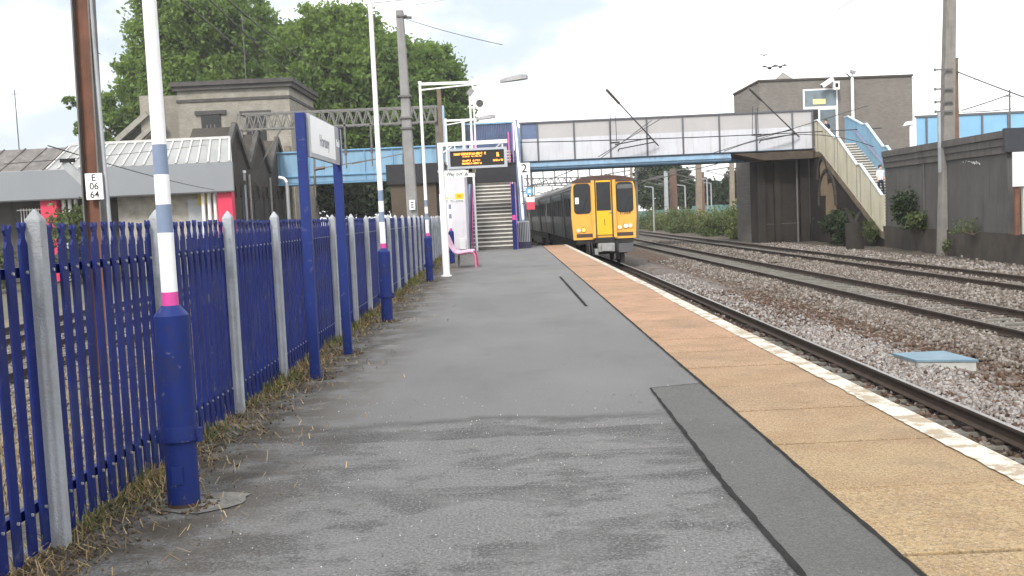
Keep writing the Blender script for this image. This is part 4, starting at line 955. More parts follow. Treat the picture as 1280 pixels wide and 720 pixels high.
# brown H mast, left
bb = at(131, 462, 17.6); bt = at(100.5, -60, 17.6)
hm = thing('overhead_line_mast', 'reddish brown steel H mast behind the fence with a white number plate', 'mast', (bb.x, 17.6, ZB), 'overhead line masts')
m = MB(); dxm = bt.x-bb.x; zt = bt.z
def hbar(xo0, xo1, y0, y1, mi=0):
    b_ = (bb.x, ZB-.1); vs = [(bb.x+xo0, y0, ZB-.1), (bb.x+xo1, y0, ZB-.1), (bb.x+xo1, y1, ZB-.1), (bb.x+xo0, y1, ZB-.1)]; vs += [(v[0]+dxm, v[1], zt) for v in vs]
    m.add(vs, [(0,3,2,1),(4,5,6,7),(0,1,5,4),(1,2,6,5),(2,3,7,6),(3,0,4,7)], mi)
hbar(-.155, -.13, 17.44, 17.74, 1); hbar(.13, .155, 17.44, 17.74, 1); hbar(-.1299, .1299, 17.56, 17.585)
m.build('column', [RUST, DGALV], hm)
m = MB(); hb2 = at(141, 400, 17.5)
pc = at(117, 233, 17.38)
pl_ = MB().box(pc.x-.145, pc.x+.145, 17.40, 17.43, pc.z-.225, pc.z+.225).build('number_plate', SIGNW, hm)
for s, dz in (('E', .145), ('06', 0), ('64', -.145)): text('lettering', s, .16, face_cam(Vector((pc.x, 17.399, pc.z+dz))), pl_, INK, .0005)
m = MB(); m.cyl((pc.x+.22, 17.5, ZB), (pc.x+.12, 17.5, zt), .035, n=8); m.build('cable_conduit', GALV, hm)
m = MB(); a = at(107, 229, 17.7); b = at(80, 203, 17.7); m.bar(a, b, .09, .14); m.build('signal_arm', GALV, hm); MB().bar(b+Vector((-.05, -.05, .03)), b+Vector((.18, .05, .03)), .12, .06).build('arm_end', INK, hm)
# grey mast by the platform
mb_ = at(515.5, 272, 36.); mt_ = at(499.5, 13, 36.)
gm = tapered('overhead_line_mast', 'tall tapered grey mast behind the fence beside the lattice gantry', 'mast', Vector((mb_.x+.05, 36, -1.1)), mt_, .42, .26, mat('mast_grey', (.235, .235, .235), .85, var=.15, dirt=(.13, .125, .12), damt=.5, streak=True), 'overhead line masts')
m = MB()
for py in (120, 147, 160): q = at(497.5+(py-12)*.066, py, 35.8); m.box(q.x-.2, q.x+.24, 35.78, 36.2, q.z-.03, q.z+.03); m.build('band', DGALV, gm); m = MB()
q = at(502, 20, 35.9); m.box(q.x-.18, q.x+.18, 35.82, 36.18, q.z-.03, q.z+.03); m.cyl((q.x+.15, 35.9, q.z-.05), (q.x+.35, 35.9, q.z-.07), .05, n=8); m.build('band', DGALV, gm)
q = at(515.3, 256, 35.7); MB().box(q.x-.1, q.x+.1, 35.68, 35.72, q.z-.17, q.z+.17).build('number_plate', SIGNW, gm)
kp = [o for o in kids(gm) if o.name.startswith('number_plate')][0]; mk = MB()
for dz in (-.08, 0, .08): mk.box(q.x-.05, q.x+.05, 35.675, 35.6795, q.z+dz-.02, q.z+dz+.02)
mk.build('marks', INK, kp)
a = at(548.5, 112, 69.); t_ = tapered('timber_post', 'thin brown post at the right end of the lattice gantry', 'post', Vector((a.x, 69, -1.2)), a, .34, .28, mat('post_brown', (.16, .12, .085), .9, var=.2))
# lattice gantry over the sidings
YG = 70.
gt = thing('lattice_gantry', 'grey steel lattice gantry spanning over the sidings in front of the trees', 'gantry', (-12, YG, -1.2))
gl, gr = at(293, 162.5, YG), at(545, 152, YG); gh = 1.05
m = MB(); n = 22; wdt = .8
for yo in (0, wdt):
    o = Vector((0, yo, 0)); m.bar(gl+o, gr+o, .12, .12); m.bar(gl+o+Vector((.6, 0, gh)), gr+o+Vector((0, 0, gh)), .12, .12)
    for k in range(n):
        f0, f1, f2 = k/n, (k+.5)/n, (k+1)/n; A = gl.lerp(gr, f0)+o; C = gl.lerp(gr, f1)+o+Vector((0, 0, gh)); E_ = gl.lerp(gr, f2)+o
        m.bar(A, C, .07, .07); m.bar(C, E_, .07, .07)
for k in range(n+1): A = gl.lerp(gr, k/n); m.bar(A, A+Vector((0, wdt, 0)), .06, .06)
m.bar(gr, gr+Vector((0, 0, gh)), .14, .14); m.build('truss', mat('gantry_grey', (.165, .165, .155), .7, var=.2, dirt=(.09, .08, .07), damt=.5), gt)
m = MB(); lx = gl.x+.15
for xo in (-.15, .35): m.bar((lx+xo, YG, -1.2), (lx+xo, YG, gl.z), .12, .12)
for k in range(14): z = -1+k*.65; m.bar((lx-.15, YG, z), (lx+.35, YG, z+.6), .05, .05)
m.bar(at(322, 161, YG), at(295, 214, YG), .13, .13); m.bar(at(352, 160, YG), at(321, 214, YG), .1, .1); m.bar(at(295, 214, YG), at(321, 214, YG), .1, .1)
for px in (289, 293): m.bar(at(px, 165, YG), at(px+2, 240, YG), .06, .06)
m.build('left_leg', DGALV, gt)
m = MB(); m.bar((gr.x+.02, YG+.3, -1.2), (gr.x+.02, YG+.3, gr.z+gh), .25, .25); m.build('right_leg', DGALV, gt)
for px, y1 in ((430.5, 186), (463, 183), (392, 222), (503, 196)):
    a = at(px, 155, YG); b = at(px+1.5, y1, YG)
    m = MB(); m.bar(a, b, .12, .12); b2 = b-Vector((0, 0, .45)); m.cyl(b, b2, .09, .09, 8, 1); m.bar(b2, b2-Vector((0, 0, .9)), .07, .07); m.build('drop_bracket', [DGALV, INSUL], gt)
m = MB(); m.bar(at(392, 212, YG-.2), at(468, 199, YG-.2), .07, .07); m.cyl(at(394, 211.5, YG-.2), at(406, 209.5, YG-.2), .12, n=8, mi=1); m.bar(at(440, 205, YG-.2), at(505, 192, YG-.2), .06, .06); m.build('register_arm', [DGALV, INSUL], gt)
# white downpipe-like lamp posts at left end
for px, y0, y1, lb in ((304.5, 216, 268, 'thin pale pole left of the gabled building doorway'), (358.5, 228, 272, 'thin pale bent pole right of the gabled building windows')):
    a, b = at(px, y0, 66), at(px, y1, 66); t_ = thing('lamp_post', lb, 'lamp post', (a.x, 66, -1.2), 'thin poles by the gabled building')
    m = MB(); m.cyl((a.x, 66, -1.2), a, .11, n=10); m.build('pole', GALV, t_); h = MB(); 
    if px > 330: h.path([a, a+Vector((-.15, 0, .25)), a+Vector((-.5, 0, .35))], .1, 8)
    else: h.cyl(a, a+Vector((0, 0, .15)), .16, .14, 10)
    h.build('cap', WHITE, t_)

# ------------------------------------------------------------------ overhead wires
def wire(pts, r, label, grp='overhead wires'):
    m = MB(); m.path([Vector(p) for p in pts], r, 5); o = m.build('overhead_wire', WIRE, loc=pts[0]); tag(o, label, 'wire', grp); return o
def sag(a, b, s, n=8):
    a = Vector(a); b = Vector(b); return [a.lerp(b, k/n)-Vector((0, 0, 4*s*(k/n)*(1-k/n))) for k in range(n+1)]
wire(sag(at(222, -4, 15), at(352, 98, 44), .1), .014, 'lowest of three dark wires running over the brick tower at the left')
wire(sag(at(258, -4, 15), at(372, 96, 44), .1), .014, 'middle of three dark wires crossing the big tree')
wire(sag(at(280, -4, 15), at(400, 88, 44), .1), .014, 'upper of three dark wires crossing the big tree')
wire(sag(at(505, 23, 36), at(628, 56, 30), .05), .011, 'thin wire reaching right from the tall grey mast')
wire(sag(at(60, 182, 25), at(292, 240, 69), .2), .016, 'thin cable slanting in front of the pale canopy roof')
wire(sag(at(292, 176, 69), at(5, 205, 30), .1), .012, 'thin cable from the gantry leg to the left edge')
wire(sag(at(1195, 89, 47), at(1290, 125, 40), .02), .028, 'dark stay cable from the timber post to the right edge, upper')
wire(sag(at(1202, 138, 47), at(1262, 118, 47), .02), .026, 'dark cable rising from the dark wall to the thin right pole')
wire(sag(at(1195, 140, 47), at(1264, 136, 47), .05), .02, 'level cable just above the right blue bridge')
wire(sag(at(1215, 100, 60), at(1270, 88, 60), .02), .014, 'faint wire in the sky at the right')
wire(sag(at(1012, 33, 40), at(1072, -4, 22), .02), .009, 'faint wire high in the sky at upper right')
wire(sag(at(645, 178, 62), at(1102, 160, 62.5), .12, 14), .03, 'long level contact wire in front of the white footbridge')
wire(sag(at(748, 196, 58), at(830, 146, 63), .0), .022, 'slanting pull off wire on the white footbridge, left pair')
wire(sag(at(752, 197, 58.5), at(815, 150, 63), .0), .022, 'second slanting pull off wire on the white footbridge')
wire(sag(at(892, 191, 58), at(1085, 132, 66), .0), .022, 'slanting wire running to the ticket hall across the footbridge')
wire(sag(at(905, 189, 58), at(1100, 186, 60), -.9), .022, 'slanting wire crossing the cream balustrade')
# catenary running along the tracks beyond the bridge
for x, z, lb in ((9.4, 4.15, 'contact wire over the middle dark track'), (13.66, 4.15, 'contact wire over the track by the abutment'), (4.2, 4.15, 'contact wire above the train roof')):
    wire([(x, 66, z), (x-(2 if x < 5 else 0), 100, z), (x-(5 if x < 5 else 0), 150, z)], .03, lb)
# insulated bridge arms
for (a, b, lb) in (((758, 112), (823, 182), 'dark insulated arm slanting in front of the footbridge, above the train'), ((936, 110), (999, 171), 'dark insulated arm slanting in front of the footbridge near the ticket hall')):
    A, B = at(*a, 59.5), at(*b, 63.85); t_ = thing('insulated_strut', lb, 'catenary arm', B, 'insulated bridge arms')
    I1 = A.lerp(B, .24); m = MB(); m.cyl(I1, B, .04, .045, 8); m.build('tube', DGALV, t_)
    m = MB(); m.cyl(A, I1, .05, n=8)
    for k in range(8): q = A.lerp(I1, (k+.5)/8); d = (I1-A).normalized()*.04; m.cyl(q-d, q+d, .09, n=10)
    m.build('insulator', INSUL, t_)
    m = MB(); C = A.lerp(B, .85); D = C+Vector((-2.3, -.3, -.35)); m.path([C, D], .035, 6); E_ = A.lerp(B, .93); m.path([E_, E_+Vector((-2.3, -.2, -.35)), E_+Vector((-2.35, -.2, -.5))], .035, 6)
    m.path([D+Vector((-.2, 0, 1.9)), D+Vector((-.25, 0, .2))], .02, 5); m.path([D+Vector((.1, 0, 1.8)), D+Vector((.12, 0, .2))], .02, 5); m.box(D.x-.3, D.x+.3, D.y-.05, D.y+.05, D.z+.08, D.z+.18); m.build('register_arm', WIRE, t_)
    MB().cyl(A, A+Vector((0, 0, 1.9)), .012, n=5).build('stay_wire', WIRE, t_)
# overhead gantries and masts beyond the bridge
g2 = thing('lattice_gantry', 'distant dark lattice gantry seen under the footbridge above the train', 'gantry', (6, 105, -1.2))
m = MB(); a, b = at(655, 233, 105), at(765, 230, 105); n = 14
for yo in (0, .6):
    o = Vector((0, yo, 0)); m.bar(a+o, b+o, .09, .09); m.bar(a+o+Vector((0, 0, .8)), b+o+Vector((0, 0, .8)), .09, .09)
    for k in range(n): m.bar(a.lerp(b, k/n)+o, a.lerp(b, (k+.5)/n)+o+Vector((0, 0, .8)), .05, .05); m.bar(a.lerp(b, (k+.5)/n)+o+Vector((0, 0, .8)), a.lerp(b, (k+1)/n)+o, .05, .05)
m.build('truss', DGALV, g2)
for px in (740, 763):
    q = at(px, 240, 105); m = MB(); m.bar((q.x, 105.3, -1.2), (q.x, 105.3, b.z+1), .3, .3); m.build('leg', DGALV, g2)
m = MB()
for px in (668, 690, 706, 725, 752): q = at(px, 232, 105); m.bar(q, q-Vector((0, 0, 1.3)), .1, .1); m.bar(q-Vector((0, 0, 1.)), q-Vector((1.6, 0, .6)), .07, .07)
m.build('drop_bracket', DGALV, g2)
h2 = thing('bridge_railing', 'row of thin dark uprights hanging below the footbridge over the train', 'railing', (4, 90, 4)); m = MB(); a, b = at(664, 214, 90), at(795, 206, 90); m.bar(a, b, .12, .2); c, d = at(664, 231, 90), at(740, 229, 90)
m.build('top_rail', DGALV, h2); m = MB()
for k in range(10): q = a.lerp(b, k/9.); m.bar(q, q-Vector((0, 0, 1.25)), .1, .1)
m.build('uprights', DGALV, h2); MB().bar(a-Vector((0, 0, 1.2)), b-Vector((0, 0, 1.2)), .1, .12).build('bottom_rail', DGALV, h2)
for s in (0, 1.): q = a.lerp(b, s); MB().bar((q.x, 90.3, -1.2), (q.x, 90.3, q.z), .2, .2).build('upright', DGALV, h2)
TANM = mat('mast_tan', (.24, .2, .155), .85, var=.2, dirt=(.12, .1, .08), damt=.5, streak=True)
REDM = mat('mast_red_brown', (.13, .078, .058), .85, var=.2)
for px, ptop, pb, Y, wd, mm, lb in ((790, 205, 284, 118, .36, TANM, 'slim tan mast just right of the train front'), (874, 199, 291, 98, .62, TANM, 'tan mast with a bracket standing among bushes under the footbridge'), (915.5, 201, 276, 122, .62, TANM, 'tan mast close to the dark abutment'), (842, 211, 262, 135, 1.0, REDM, 'broad red brown mast beyond the bushes'), (833, 214, 262, 132, .55, GALV, 'pale grey mast next to the red brown one'), (879, 215, 262, 140, .5, REDM, 'thin red brown mast behind the tan mast with a bracket')):
    b = at(px, pb, Y); a = at(px-1.0, ptop, Y)
    t_ = tapered('overhead_line_mast', lb, 'mast', Vector((b.x, Y, -1.2)), a, wd, wd*.8, mm, 'overhead line masts'); m = MB(); m.bar(a-Vector((0, 0, .7)), a+Vector((-3.2, 0, -1.1)), .12, .12); m.bar(a-Vector((0, 0, 2.0)), a+Vector((-3.1, 0, -1.1)), .08, .08); m.cyl(a+Vector((-.4, 0, -1.7)), a+Vector((-1.0, 0, -1.55)), .12, n=8); m.build('cantilever', DGALV, t_)
for px, ptop, Y, lb in ((816, 234, 112, 'thin pale lamp post leftmost behind the bushes'), (856, 232, 120, 'thin pale lamp post behind the bushes beside the red brown mast'), (883.5, 224, 126, 'thin grey lamp post, left of a close pair behind the bushes'), (888.5, 229, 130, 'thin grey lamp post, right of a close pair behind the bushes'), (931, 223, 108, 'thin white lamp post next to the dark abutment')):
    a = at(px, ptop, Y); t_ = thing('lamp_post', lb, 'lamp post', (a.x, Y, -1.2), 'lamp posts beyond the footbridge'); MB().cyl((a.x, Y, -1.2), a, .1, .08, 8).build('pole', GALV, t_); MB().bar(a, a+Vector((-.9, 0, .12)), .18, .1).build('lamp_head', GALV, t_)
fn2 = thing('far_fence', 'long teal green fence beyond the bushes under the footbridge', 'fence', (22, 150, -1.2)); m = MB(); a, b = at(785, 262, 150), at(945, 258, 150)
for k in range(90): q = a.lerp(b, k/89); m.box(q.x-.1, q.x+.1, 150, 150.05, -1.2, 1.2 if k < 45 else 1.6)
m.build('panel', mat('fence_teal', (.10, .20, .19), .7, var=.2), fn2); MB().box(a.x, b.x, 150.06, 150.12, .6, .75).build('fence_rail', DGALV, fn2)
hz = thing('far_building', 'hazy cream block far away between the trees under the footbridge', 'building', (48, 230, -1)); a, b = at(893, 232, 230), at(913, 262, 230); MB().box(a.x, b.x, 230, 240, -1.2, a.z).build('wall', mat('far_cream', (.5, .42, .36), .9), hz); MB().box(a.x-.3, b.x+.3, 229.7, 240.3, a.z, a.z+.5).build('roof', SLATE, hz)
m = MB()
for k in range(3):
    for j in range(2): m.box(a.x+.6+k*1.1, a.x+1.2+k*1.1, 229.9, 229.99, 1+j*2, 2+j*2)
m.build('windows', GLASSD, hz)

# ------------------------------------------------------------------ left: canopy building, gabled building, brick tower
YC = 58.
cb = thing('station_canopy', 'long low canopy building with grey fascia and red columns behind the sidings', 'building', (-24, YC, -1.2))
fa, fb_ = at(2, 213, YC), at(290, 204.5, YC); fz0 = at(150, 244.5, YC).z; fz1 = at(150, 208.5, YC).z; CX0, CX1 = -36., fb_.x
MB().box(CX0, CX1, YC, YC+.2, fz0, fz1).build('fascia', FASCIA, cb); MB().box(CX0, CX1+.02, YC-.05, YC-.001, fz0-.08, fz0+.0).build('fascia_trim', mat('trim_dark', (.06, .06, .065), .6), cb)
RT = at(150, 179, YC+2.2).z; rx0 = at(75, 190, YC+2).x
m = MB(); m.add([(rx0, YC+.02, fz1+.01), (CX1, YC+.02, fz1+.01), (CX1-.6, YC+2.2, RT), (rx0+.6, YC+2.2, RT)], [(0,1,2,3)]); m.add([(rx0+.6, YC+2.2, RT), (CX1-.6, YC+2.2, RT), (CX1-1.2, YC+4.5, fz1), (rx0, YC+4.5, fz1)], [(0,1,2,3)]); m.add([(CX1, YC+.02, fz1), (CX1-1.2, YC+4.5, fz1), (CX1-.6, YC+2.2, RT)], [(0,1,2)])
m.build('light_roof', ROOFL, cb)
m = MB(); n = 17
for k in range(n+1): x = rx0+.05+(CX1-rx0-.2)*k/n; m.bar((x, YC+.0, fz1+.05), (x+.6-1.1*k/n, YC+2.2, RT+.04), .09, .08)
m.bar((rx0+.6, YC+2.2, RT+.05), (CX1-.6, YC+2.2, RT+.05), .2, .15); m.build('roof_ribs', mat('rib_white', (.50, .50, .49), .5), cb)
m = MB(); m.add([(CX0, YC+.02, fz1+.012), (rx0-.02, YC+.02, fz1+.012), (rx0+.5, YC+2.2, RT-.1), (CX0, YC+2.2, RT-.1)], [(0,1,2,3)]); m.build('dirty_roof', ROOFD, cb)
m = MB()
for k in range(11): x = rx0-.2-k*1.25; m.bar((x, YC, fz1+.03), (x+.6, YC+2.2, RT-.06), .07, .06)
m.build('dirty_roof_ribs', ROOFD, cb)
for px0, px1 in ((53, 73), (274, 292)):
    a, b = at(px0, 265, YC+.5).x, at(px1, 265, YC+.5).x; MB().box(a, b, YC+.3, YC+.9, -1.2, fz0-.01).build('red_column', RED, cb)
    m = MB()
    for k in range(3): m.cyl(((b if px0 < 100 else a-1.2)+.25+k*.35, YC+.7, -1.2), ((b if px0 < 100 else a-1.2)+.25+k*.35, YC+.7, fz0-.01), .11, n=8)
    m.build('white_pipes', WHITE, cb)
MB().box(at(150, 0, YC+4).x, CX1-1.2, YC+1.3, YC+4.2, -1.2, fz1-.1).build('back_wall', SHOPWALL, cb); MB().box(CX0, at(150, 0, YC+4).x, YC+2.4, YC+4.2, -1.2, fz1-.1).build('dark_back_wall', DARKWALL, cb)
m = MB()
for k in range(16): x = at(5, 0, YC+1).x+k*.17; m.bar((x, YC+1, -1.2), (x, YC+1, 3.1), .03, .03)
m.bar((at(0, 0, YC+1).x, YC+1, 3.0), (at(53, 0, YC+1).x, YC+1, 3.0), .05, .06); m.build('white_railing', WHITE, cb)
a = at(235, 262, YC+1.2); b = at(257, 262, YC+1.2); m = MB(); m.box(a.x, b.x, YC+1.2, YC+1.29, -1.2, 3.2); dd_ = m.build('grey_doors', GALV, cb)
a = at(256, 250, YC+1.1); MB().box(a.x-.4, a.x+.25, YC+1.1, YC+1.19, a.z-.3, a.z+.35).build('yellow_notice', mat('notice_ochre', (.5, .36, .03), .6), cb)
# gabled blackened building: facade along the siding
gx = -17.2
gb = thing('gabled_building', 'blackened brick building with three steep gables and arched windows beside the sidings', 'building', (gx, 70, -1.2))
m = MB(); ya, yb = 61.5, 79.; zt = 5.3; gw = (yb-ya)/3
poly = [(ya, -1.3), (yb, -1.3), (yb, zt)]
for k in (2, 1, 0): poly += [(ya+gw*k+gw/2, zt+2.5), (ya+gw*k, zt)]
n = len(poly); m.prism(poly, 'x', gx-2.6, gx)
m.build('wall', BLACKBRICK, gb)
for k in range(3):
    c = ya+gw*(k+.5); m = MB()
    for s in (-1, 1): m.bar((gx+.05, c, zt+2.65), (gx+.05, c+s*gw/2, zt+.1), .3, .35)
    m.build('gable_coping', SLATE, gb)
    for dy_ in (-1.35, 1.35):
        ww_ = MB().prism(archpoly(c+dy_, .62, 1.4, 3.4), 'x', gx+.002, gx+.04).build('window', mat('soot_glass', (.012, .012, .012), .4), gb)
        MB().box(gx+.03, gx+.25, c+dy_-.85, c+dy_+.85, 1.05, 1.35).build('sill', STONE, ww_)
        ar = MB(); pts = [(gx+.06, c+dy_+.75*math.cos(a), 3.4+.95*math.sin(a)) for a in np.linspace(0, math.pi, 9)]
        for p0, p1 in zip(pts[:-1], pts[1:]): ar.bar(p0, p1, .15, .22)
        ar.build('arch', BLACKBRICK, ww_)
    MB().cyl((gx+.1, c+gw/2-.3, -1.2), (gx+.1, c+gw/2-.3, 4.9), .09, n=8).build('drain_pipe', mat('pipe_pale', (.3, .29, .27), .6), gb)
for k in (0.92, 1.95):
    c = ya+gw*k; MB().box(gx-1.6, gx-.4, c-.5, c+.6, zt+.2, zt+2.2).build('chimney', TANBRICK, gb)
MB().box(gx-.1, gx+.35, yb-.1, yb+.7, -1.3, 7.6).build('corner_pier', STONE, gb)
# brick tower
tw = thing('brick_tower', 'tall flat roofed stock brick building with dark cornice in front of the trees', 'building', (-23, 88, -1.2))
tx1 = at(362, 130, 85).x; tx0 = at(222, 130, 85).x; tz = at(290, 106, 85).z; ty1 = 85*637/ (637-0) if False else 93.5
MB().box(tx0, tx1, 85, 95.5, -1.3, tz).build('wall', TOWERBRICK, tw)
m = MB(); m.box(tx0-.45, tx1+.45, 84.5, 96, tz, tz+.35); m.box(tx0-.3, tx1+.3, 84.7, 95.8, tz-.35, tz-.001); m.box(tx0-.08, tx1+.08, 84.9, 95.6, at(290, 124, 85).z-.12, at(290, 124, 85).z+.12); m.build('cornice', SLATE, tw)
for px in (264, 320):
    a, b = at(px-11, 170, 84.9), at(px+11, 143, 84.9); wn = MB().box(a.x, b.x, 84.86, 84.99, a.z-1.2, b.z).build('window', INK, tw); MB().box(a.x-.5, b.x+.5, 84.8, 84.97, b.z+.02, b.z+.35).build('lintel', SLATE, wn); m = MB(); w_ = (b.x-a.x)
    for i in range(3): m.box(a.x+w_*(.25+.2*i), a.x+w_*(.25+.2*i)+.12, 84.82, 84.859, a.z-.2, a.z+.9)
    m.build('glazing_bars', mat('bar_grey', (.1, .1, .11), .6), wn)
a = at(200, 0, 88).x; MB().box(a, tx0, 87, 94, -1.3, at(200, 122, 88).z).build('side_wing', TOWERBRICK, tw)
m = MB(); p0, p1 = at(184, 142, 86.5), at(146, 176, 86.5); m.bar(p0, p1, .5, .45); m.bar(at(200, 150, 86), at(170, 178, 86), .5, .4); m.build('roof_verge', mat('verge_grey', (.26, .25, .22), .8), tw)
m = MB(); q0, q1, q2 = at(186, 142, 87), at(140, 182, 87), at(205, 182, 87); m.add([q0, q1, q2, q0+Vector((0, 6, 0)), q1+Vector((0, 6, 0)), q2+Vector((0, 6, 0))], [(0,1,2),(5,4,3),(0,3,4,1),(0,2,5,3)]); m.build('wing_roof', SLATE, tw)
q = at(189, 120, 87); MB().box(q.x-.9, q.x+.9, 86.6, 88.2, 6, q.z).build('chimney', TOWERBRICK, tw)
for px, py, Y, lb in ((18, 112, 70, 'thin bare aerial pole rising above the dirty canopy roof'), (302.5, 20, 96, 'thin aerial mast standing on the brick tower roof'), (1262, 112, 47, 'thin dark pole rising behind the dark wall at the right')):
    a = at(px, py, Y); zb = -1.2 if px != 302.5 else tz; t_ = thing('aerial_pole', lb, 'pole', (a.x, Y if px != 302.5 else 92, zb))
    if px == 302.5: a = at(px, py, 92)
    MB().cyl((a.x, a.y, zb), a, .05, .035, 6).build('pole', DGALV, t_); MB().bar(a-Vector((.25, 0, .3)), a+Vector((.25, 0, -.3)), .04, .04).build('cross_arm', DGALV, t_)
# tannoy / dome camera poles by the stairs
a = at(587, 116, 42.); t_ = thing('speaker_pole', 'white pole with a small dark loudspeaker left of the stairs', 'loudspeaker pole', (a.x, 42, 0)); MB().cyl((a.x, 42, 0), a, .05, .045, 10).build('pole', WHITE, t_); MB().bar(a+Vector((-.06, 0, -.08)), a+Vector((.12, 0, .14)), .2, .2).build('loudspeaker', LAMPG, t_)
a = at(599.5, 129.5, 38.); t_ = thing('round_mirror', 'round grey backed convex mirror on a thin white pole above the stairs', 'mirror', (a.x-.25, 38, 0)); m = MB(); m.cyl((a.x-.22, 38, 3.3), (a.x-.22, 38, a.z+.1), .03, n=8); m.bar((a.x-.22, 38, 3.32), (dx+1.55, dy, 3.22), .04, .04); m.build('pole', WHITE, t_); m = MB(); m.cyl((a.x, 37.95, a.z), (a.x+.03, 38.05, a.z+.02), .14, .12, 20); m.build('disc', DGALV, t_)

# ------------------------------------------------------------------ train
TY, TX = 44., 4.10
def train_side(zoff): pass
ZF = -.95
sec = [(1.36, .22), (1.42, .9), (1.42, 1.6), (1.36, 2.25), (1.22, 2.6), (.98, 2.80), (.6, 2.93), (0, 2.98)]
def car(tr_name, label, y0, yaw, x0, front):
    t_ = thing('train_carriage', label, 'train carriage', (x0, y0, ZF), 'carriages of the train', rz=yaw)
    L_ = 19.8
    def loc(m): return m
    prof = sec+[(-a, b) for a, b in reversed(sec[:-1])]
    # body shell (coordinates local, z from rail)
    zo = -ZF
    s = MB(); n = len(prof); ystat = [.0 if not front else .12, L_]
    vs = [(a, ystat[0], b+zo) for a, b in prof]+[(a, ystat[1], b+zo) for a, b in prof]
    for i in range(n-1): s.add([vs[i], vs[i+1], vs[n+i+1], vs[n+i]], [(3,2,1,0)], 1 if 3 < i < n-5 else 0, True if 3 < i < n-5 else False)
    s.add(vs[n:], [tuple(reversed(range(n)))]); s.add(vs[:n], [tuple(range(n))]); s.add([vs[0], vs[n], vs[2*n-1], vs[n-1]], [(0,1,2,3)])
    body = s.build('body', [TRAINS, TRAINR], t_, loc=(0, 0, 0))
    def P(mb_, nm, m, par): return mb_.build(nm, m, par, loc=(0, 0, 0))
    for sgn in (-1, 1):
        for k, yd in enumerate((4.6, 13.4)):
            d = MB(); X = sgn*1.425
            for j in (-.62, .02): d.box(min(X, X+sgn*.03), max(X, X+sgn*.03), yd+j, yd+j+.6, .28+zo, 2.15+zo)
            dr_ = P(d, 'side_door', TRAIND, t_)
            P(MB().box(min(X+sgn*.031, X+sgn*.036), max(X+sgn*.031, X+sgn*.036), yd-.5, yd-.12, 1.2+zo, 2.0+zo).box(min(X+sgn*.031, X+sgn*.036), max(X+sgn*.031, X+sgn*.036), yd+.12, yd+.5, 1.2+zo, 2.0+zo), 'window', GLASST, dr_)
            for j in (-.7, .64): P(MB().box(min(X, X+sgn*.05), max(X, X+sgn*.05), yd+j, yd+j+.06, .25+zo, 2.35+zo), 'door_trim', TRAINS, dr_)
        for yw in (1.3, 2.7, 6.6, 8.4, 10.2, 11.6, 15.6, 17.6):
            X = sgn*1.43; P(MB().box(min(X-sgn*.01, X+sgn*.015), max(X-sgn*.01, X+sgn*.015), yw-.55, yw+.55, 1.25+zo, 2.05+zo), 'window', GLASST, t_)
        gm_ = MB().bar((sgn*1.30, .2, 2.45+zo), (sgn*1.30, L_, 2.45+zo), .05, .05); P(gm_, 'gutter', TRAINR, t_)
    u_ = MB(); u_.box(-1.2, 1.2, 1., L_-.5, .75, .22+zo-.005)
    for yb_ in (2.9, 16.9):
        for q in (-1.3, 1.3): 
            for xx in (-.78, .78): u_.cyl((xx-.06, yb_+q, .42), (xx+.06, yb_+q, .42), .42, n=20)
        u_.box(-1.1, 1.1, yb_-1.8, yb_+1.8, .45, .72)
    u_.box(-1.25, 1.25, 6, 13, .35, .75); P(u_, 'underframe', UNDER, t_)
    vt = MB()
    for k in range(5): vt.box(-.35, .35, 3+k*3.2, 4.2+k*3.2, 2.96+zo, 3.08+zo)
    P(vt, 'roof_vents', TRAINR, t_)
    if front:
        X = lambda px: (px-752.6)/28.7
        Z = lambda py: (264.5-py)/28.7+1.403+zo
        # front shell: yellow face with rounded shoulders
        poly = [(-1.36, Z(299)), (1.36, Z(299)), (1.42, Z(270)), (1.40, Z(240)), (1.35, Z(231)), (1.24, Z(226.5)), (-1.24, Z(226.5)), (-1.35, Z(231)), (-1.40, Z(240)), (-1.42, Z(270))]
        face = P(MB().prism(poly, 'y', -.02, .119), 'cab_front', TRAINY, t_)
        dome = [(-1.36, Z(231)+.0)]+[(-1.36*math.cos(a), Z(228.5)+.31*math.sin(a)**.8) for a in np.linspace(.02, math.pi-.02, 21)]
        P(MB().prism(list(reversed(dome[1:])), 'y', -.04, .20), 'cab_dome', TRAINDOME, t_)
        def rrect(x0_, x1_, z0_, z1_, r, ya_, yb_2): 
            pts = []
            for cx, cz, a0 in ((x1_-r, z1_-r, 0), (x0_+r, z1_-r, 90), (x0_+r, z0_+r, 180), (x1_-r, z0_+r, 270)):
                for k in range(5): a = R(a0+22.5*k); pts.append((cx+r*math.cos(a), cz+r*math.sin(a)))
            return MB().prism(list(reversed(pts)), 'y', ya_, yb_2)
        for xa, xb in ((-1.285, -.57), (.57, 1.285)):
            fr_ = P(rrect(xa-.01, xb+.01, Z(266.5), Z(229), .16, -.035, -.021), 'window_surround', INK, t_)
            P(rrect(xa+.02, xb-.02, Z(265), Z(230.5), .14, -.042, -.036), 'windscreen', GLASSD, fr_)
            P(MB().bar(((xa+xb)/2, -.06, Z(264)), ((xa+xb)/2+.2, -.06, Z(247)), .02, .02), 'wiper', INK, fr_)
        P(MB().box(-1.24, -1.08, -.047, -.0425, Z(254), Z(246)), 'cab_notice', SIGNW, t_)
        for xa, xb in ((-.53, -.39), (.39, .53)): P(MB().prism([(xa, -.16), (xb, -.16), (xb, -.021), (xa, -.021)] if False else [(xa, Z(297.5)), (xb, Z(297.5)), (xb, Z(225.5)), (xa, Z(225.5))], 'y', -.14, -.021), 'corridor_pillar', TRAINY, t_)
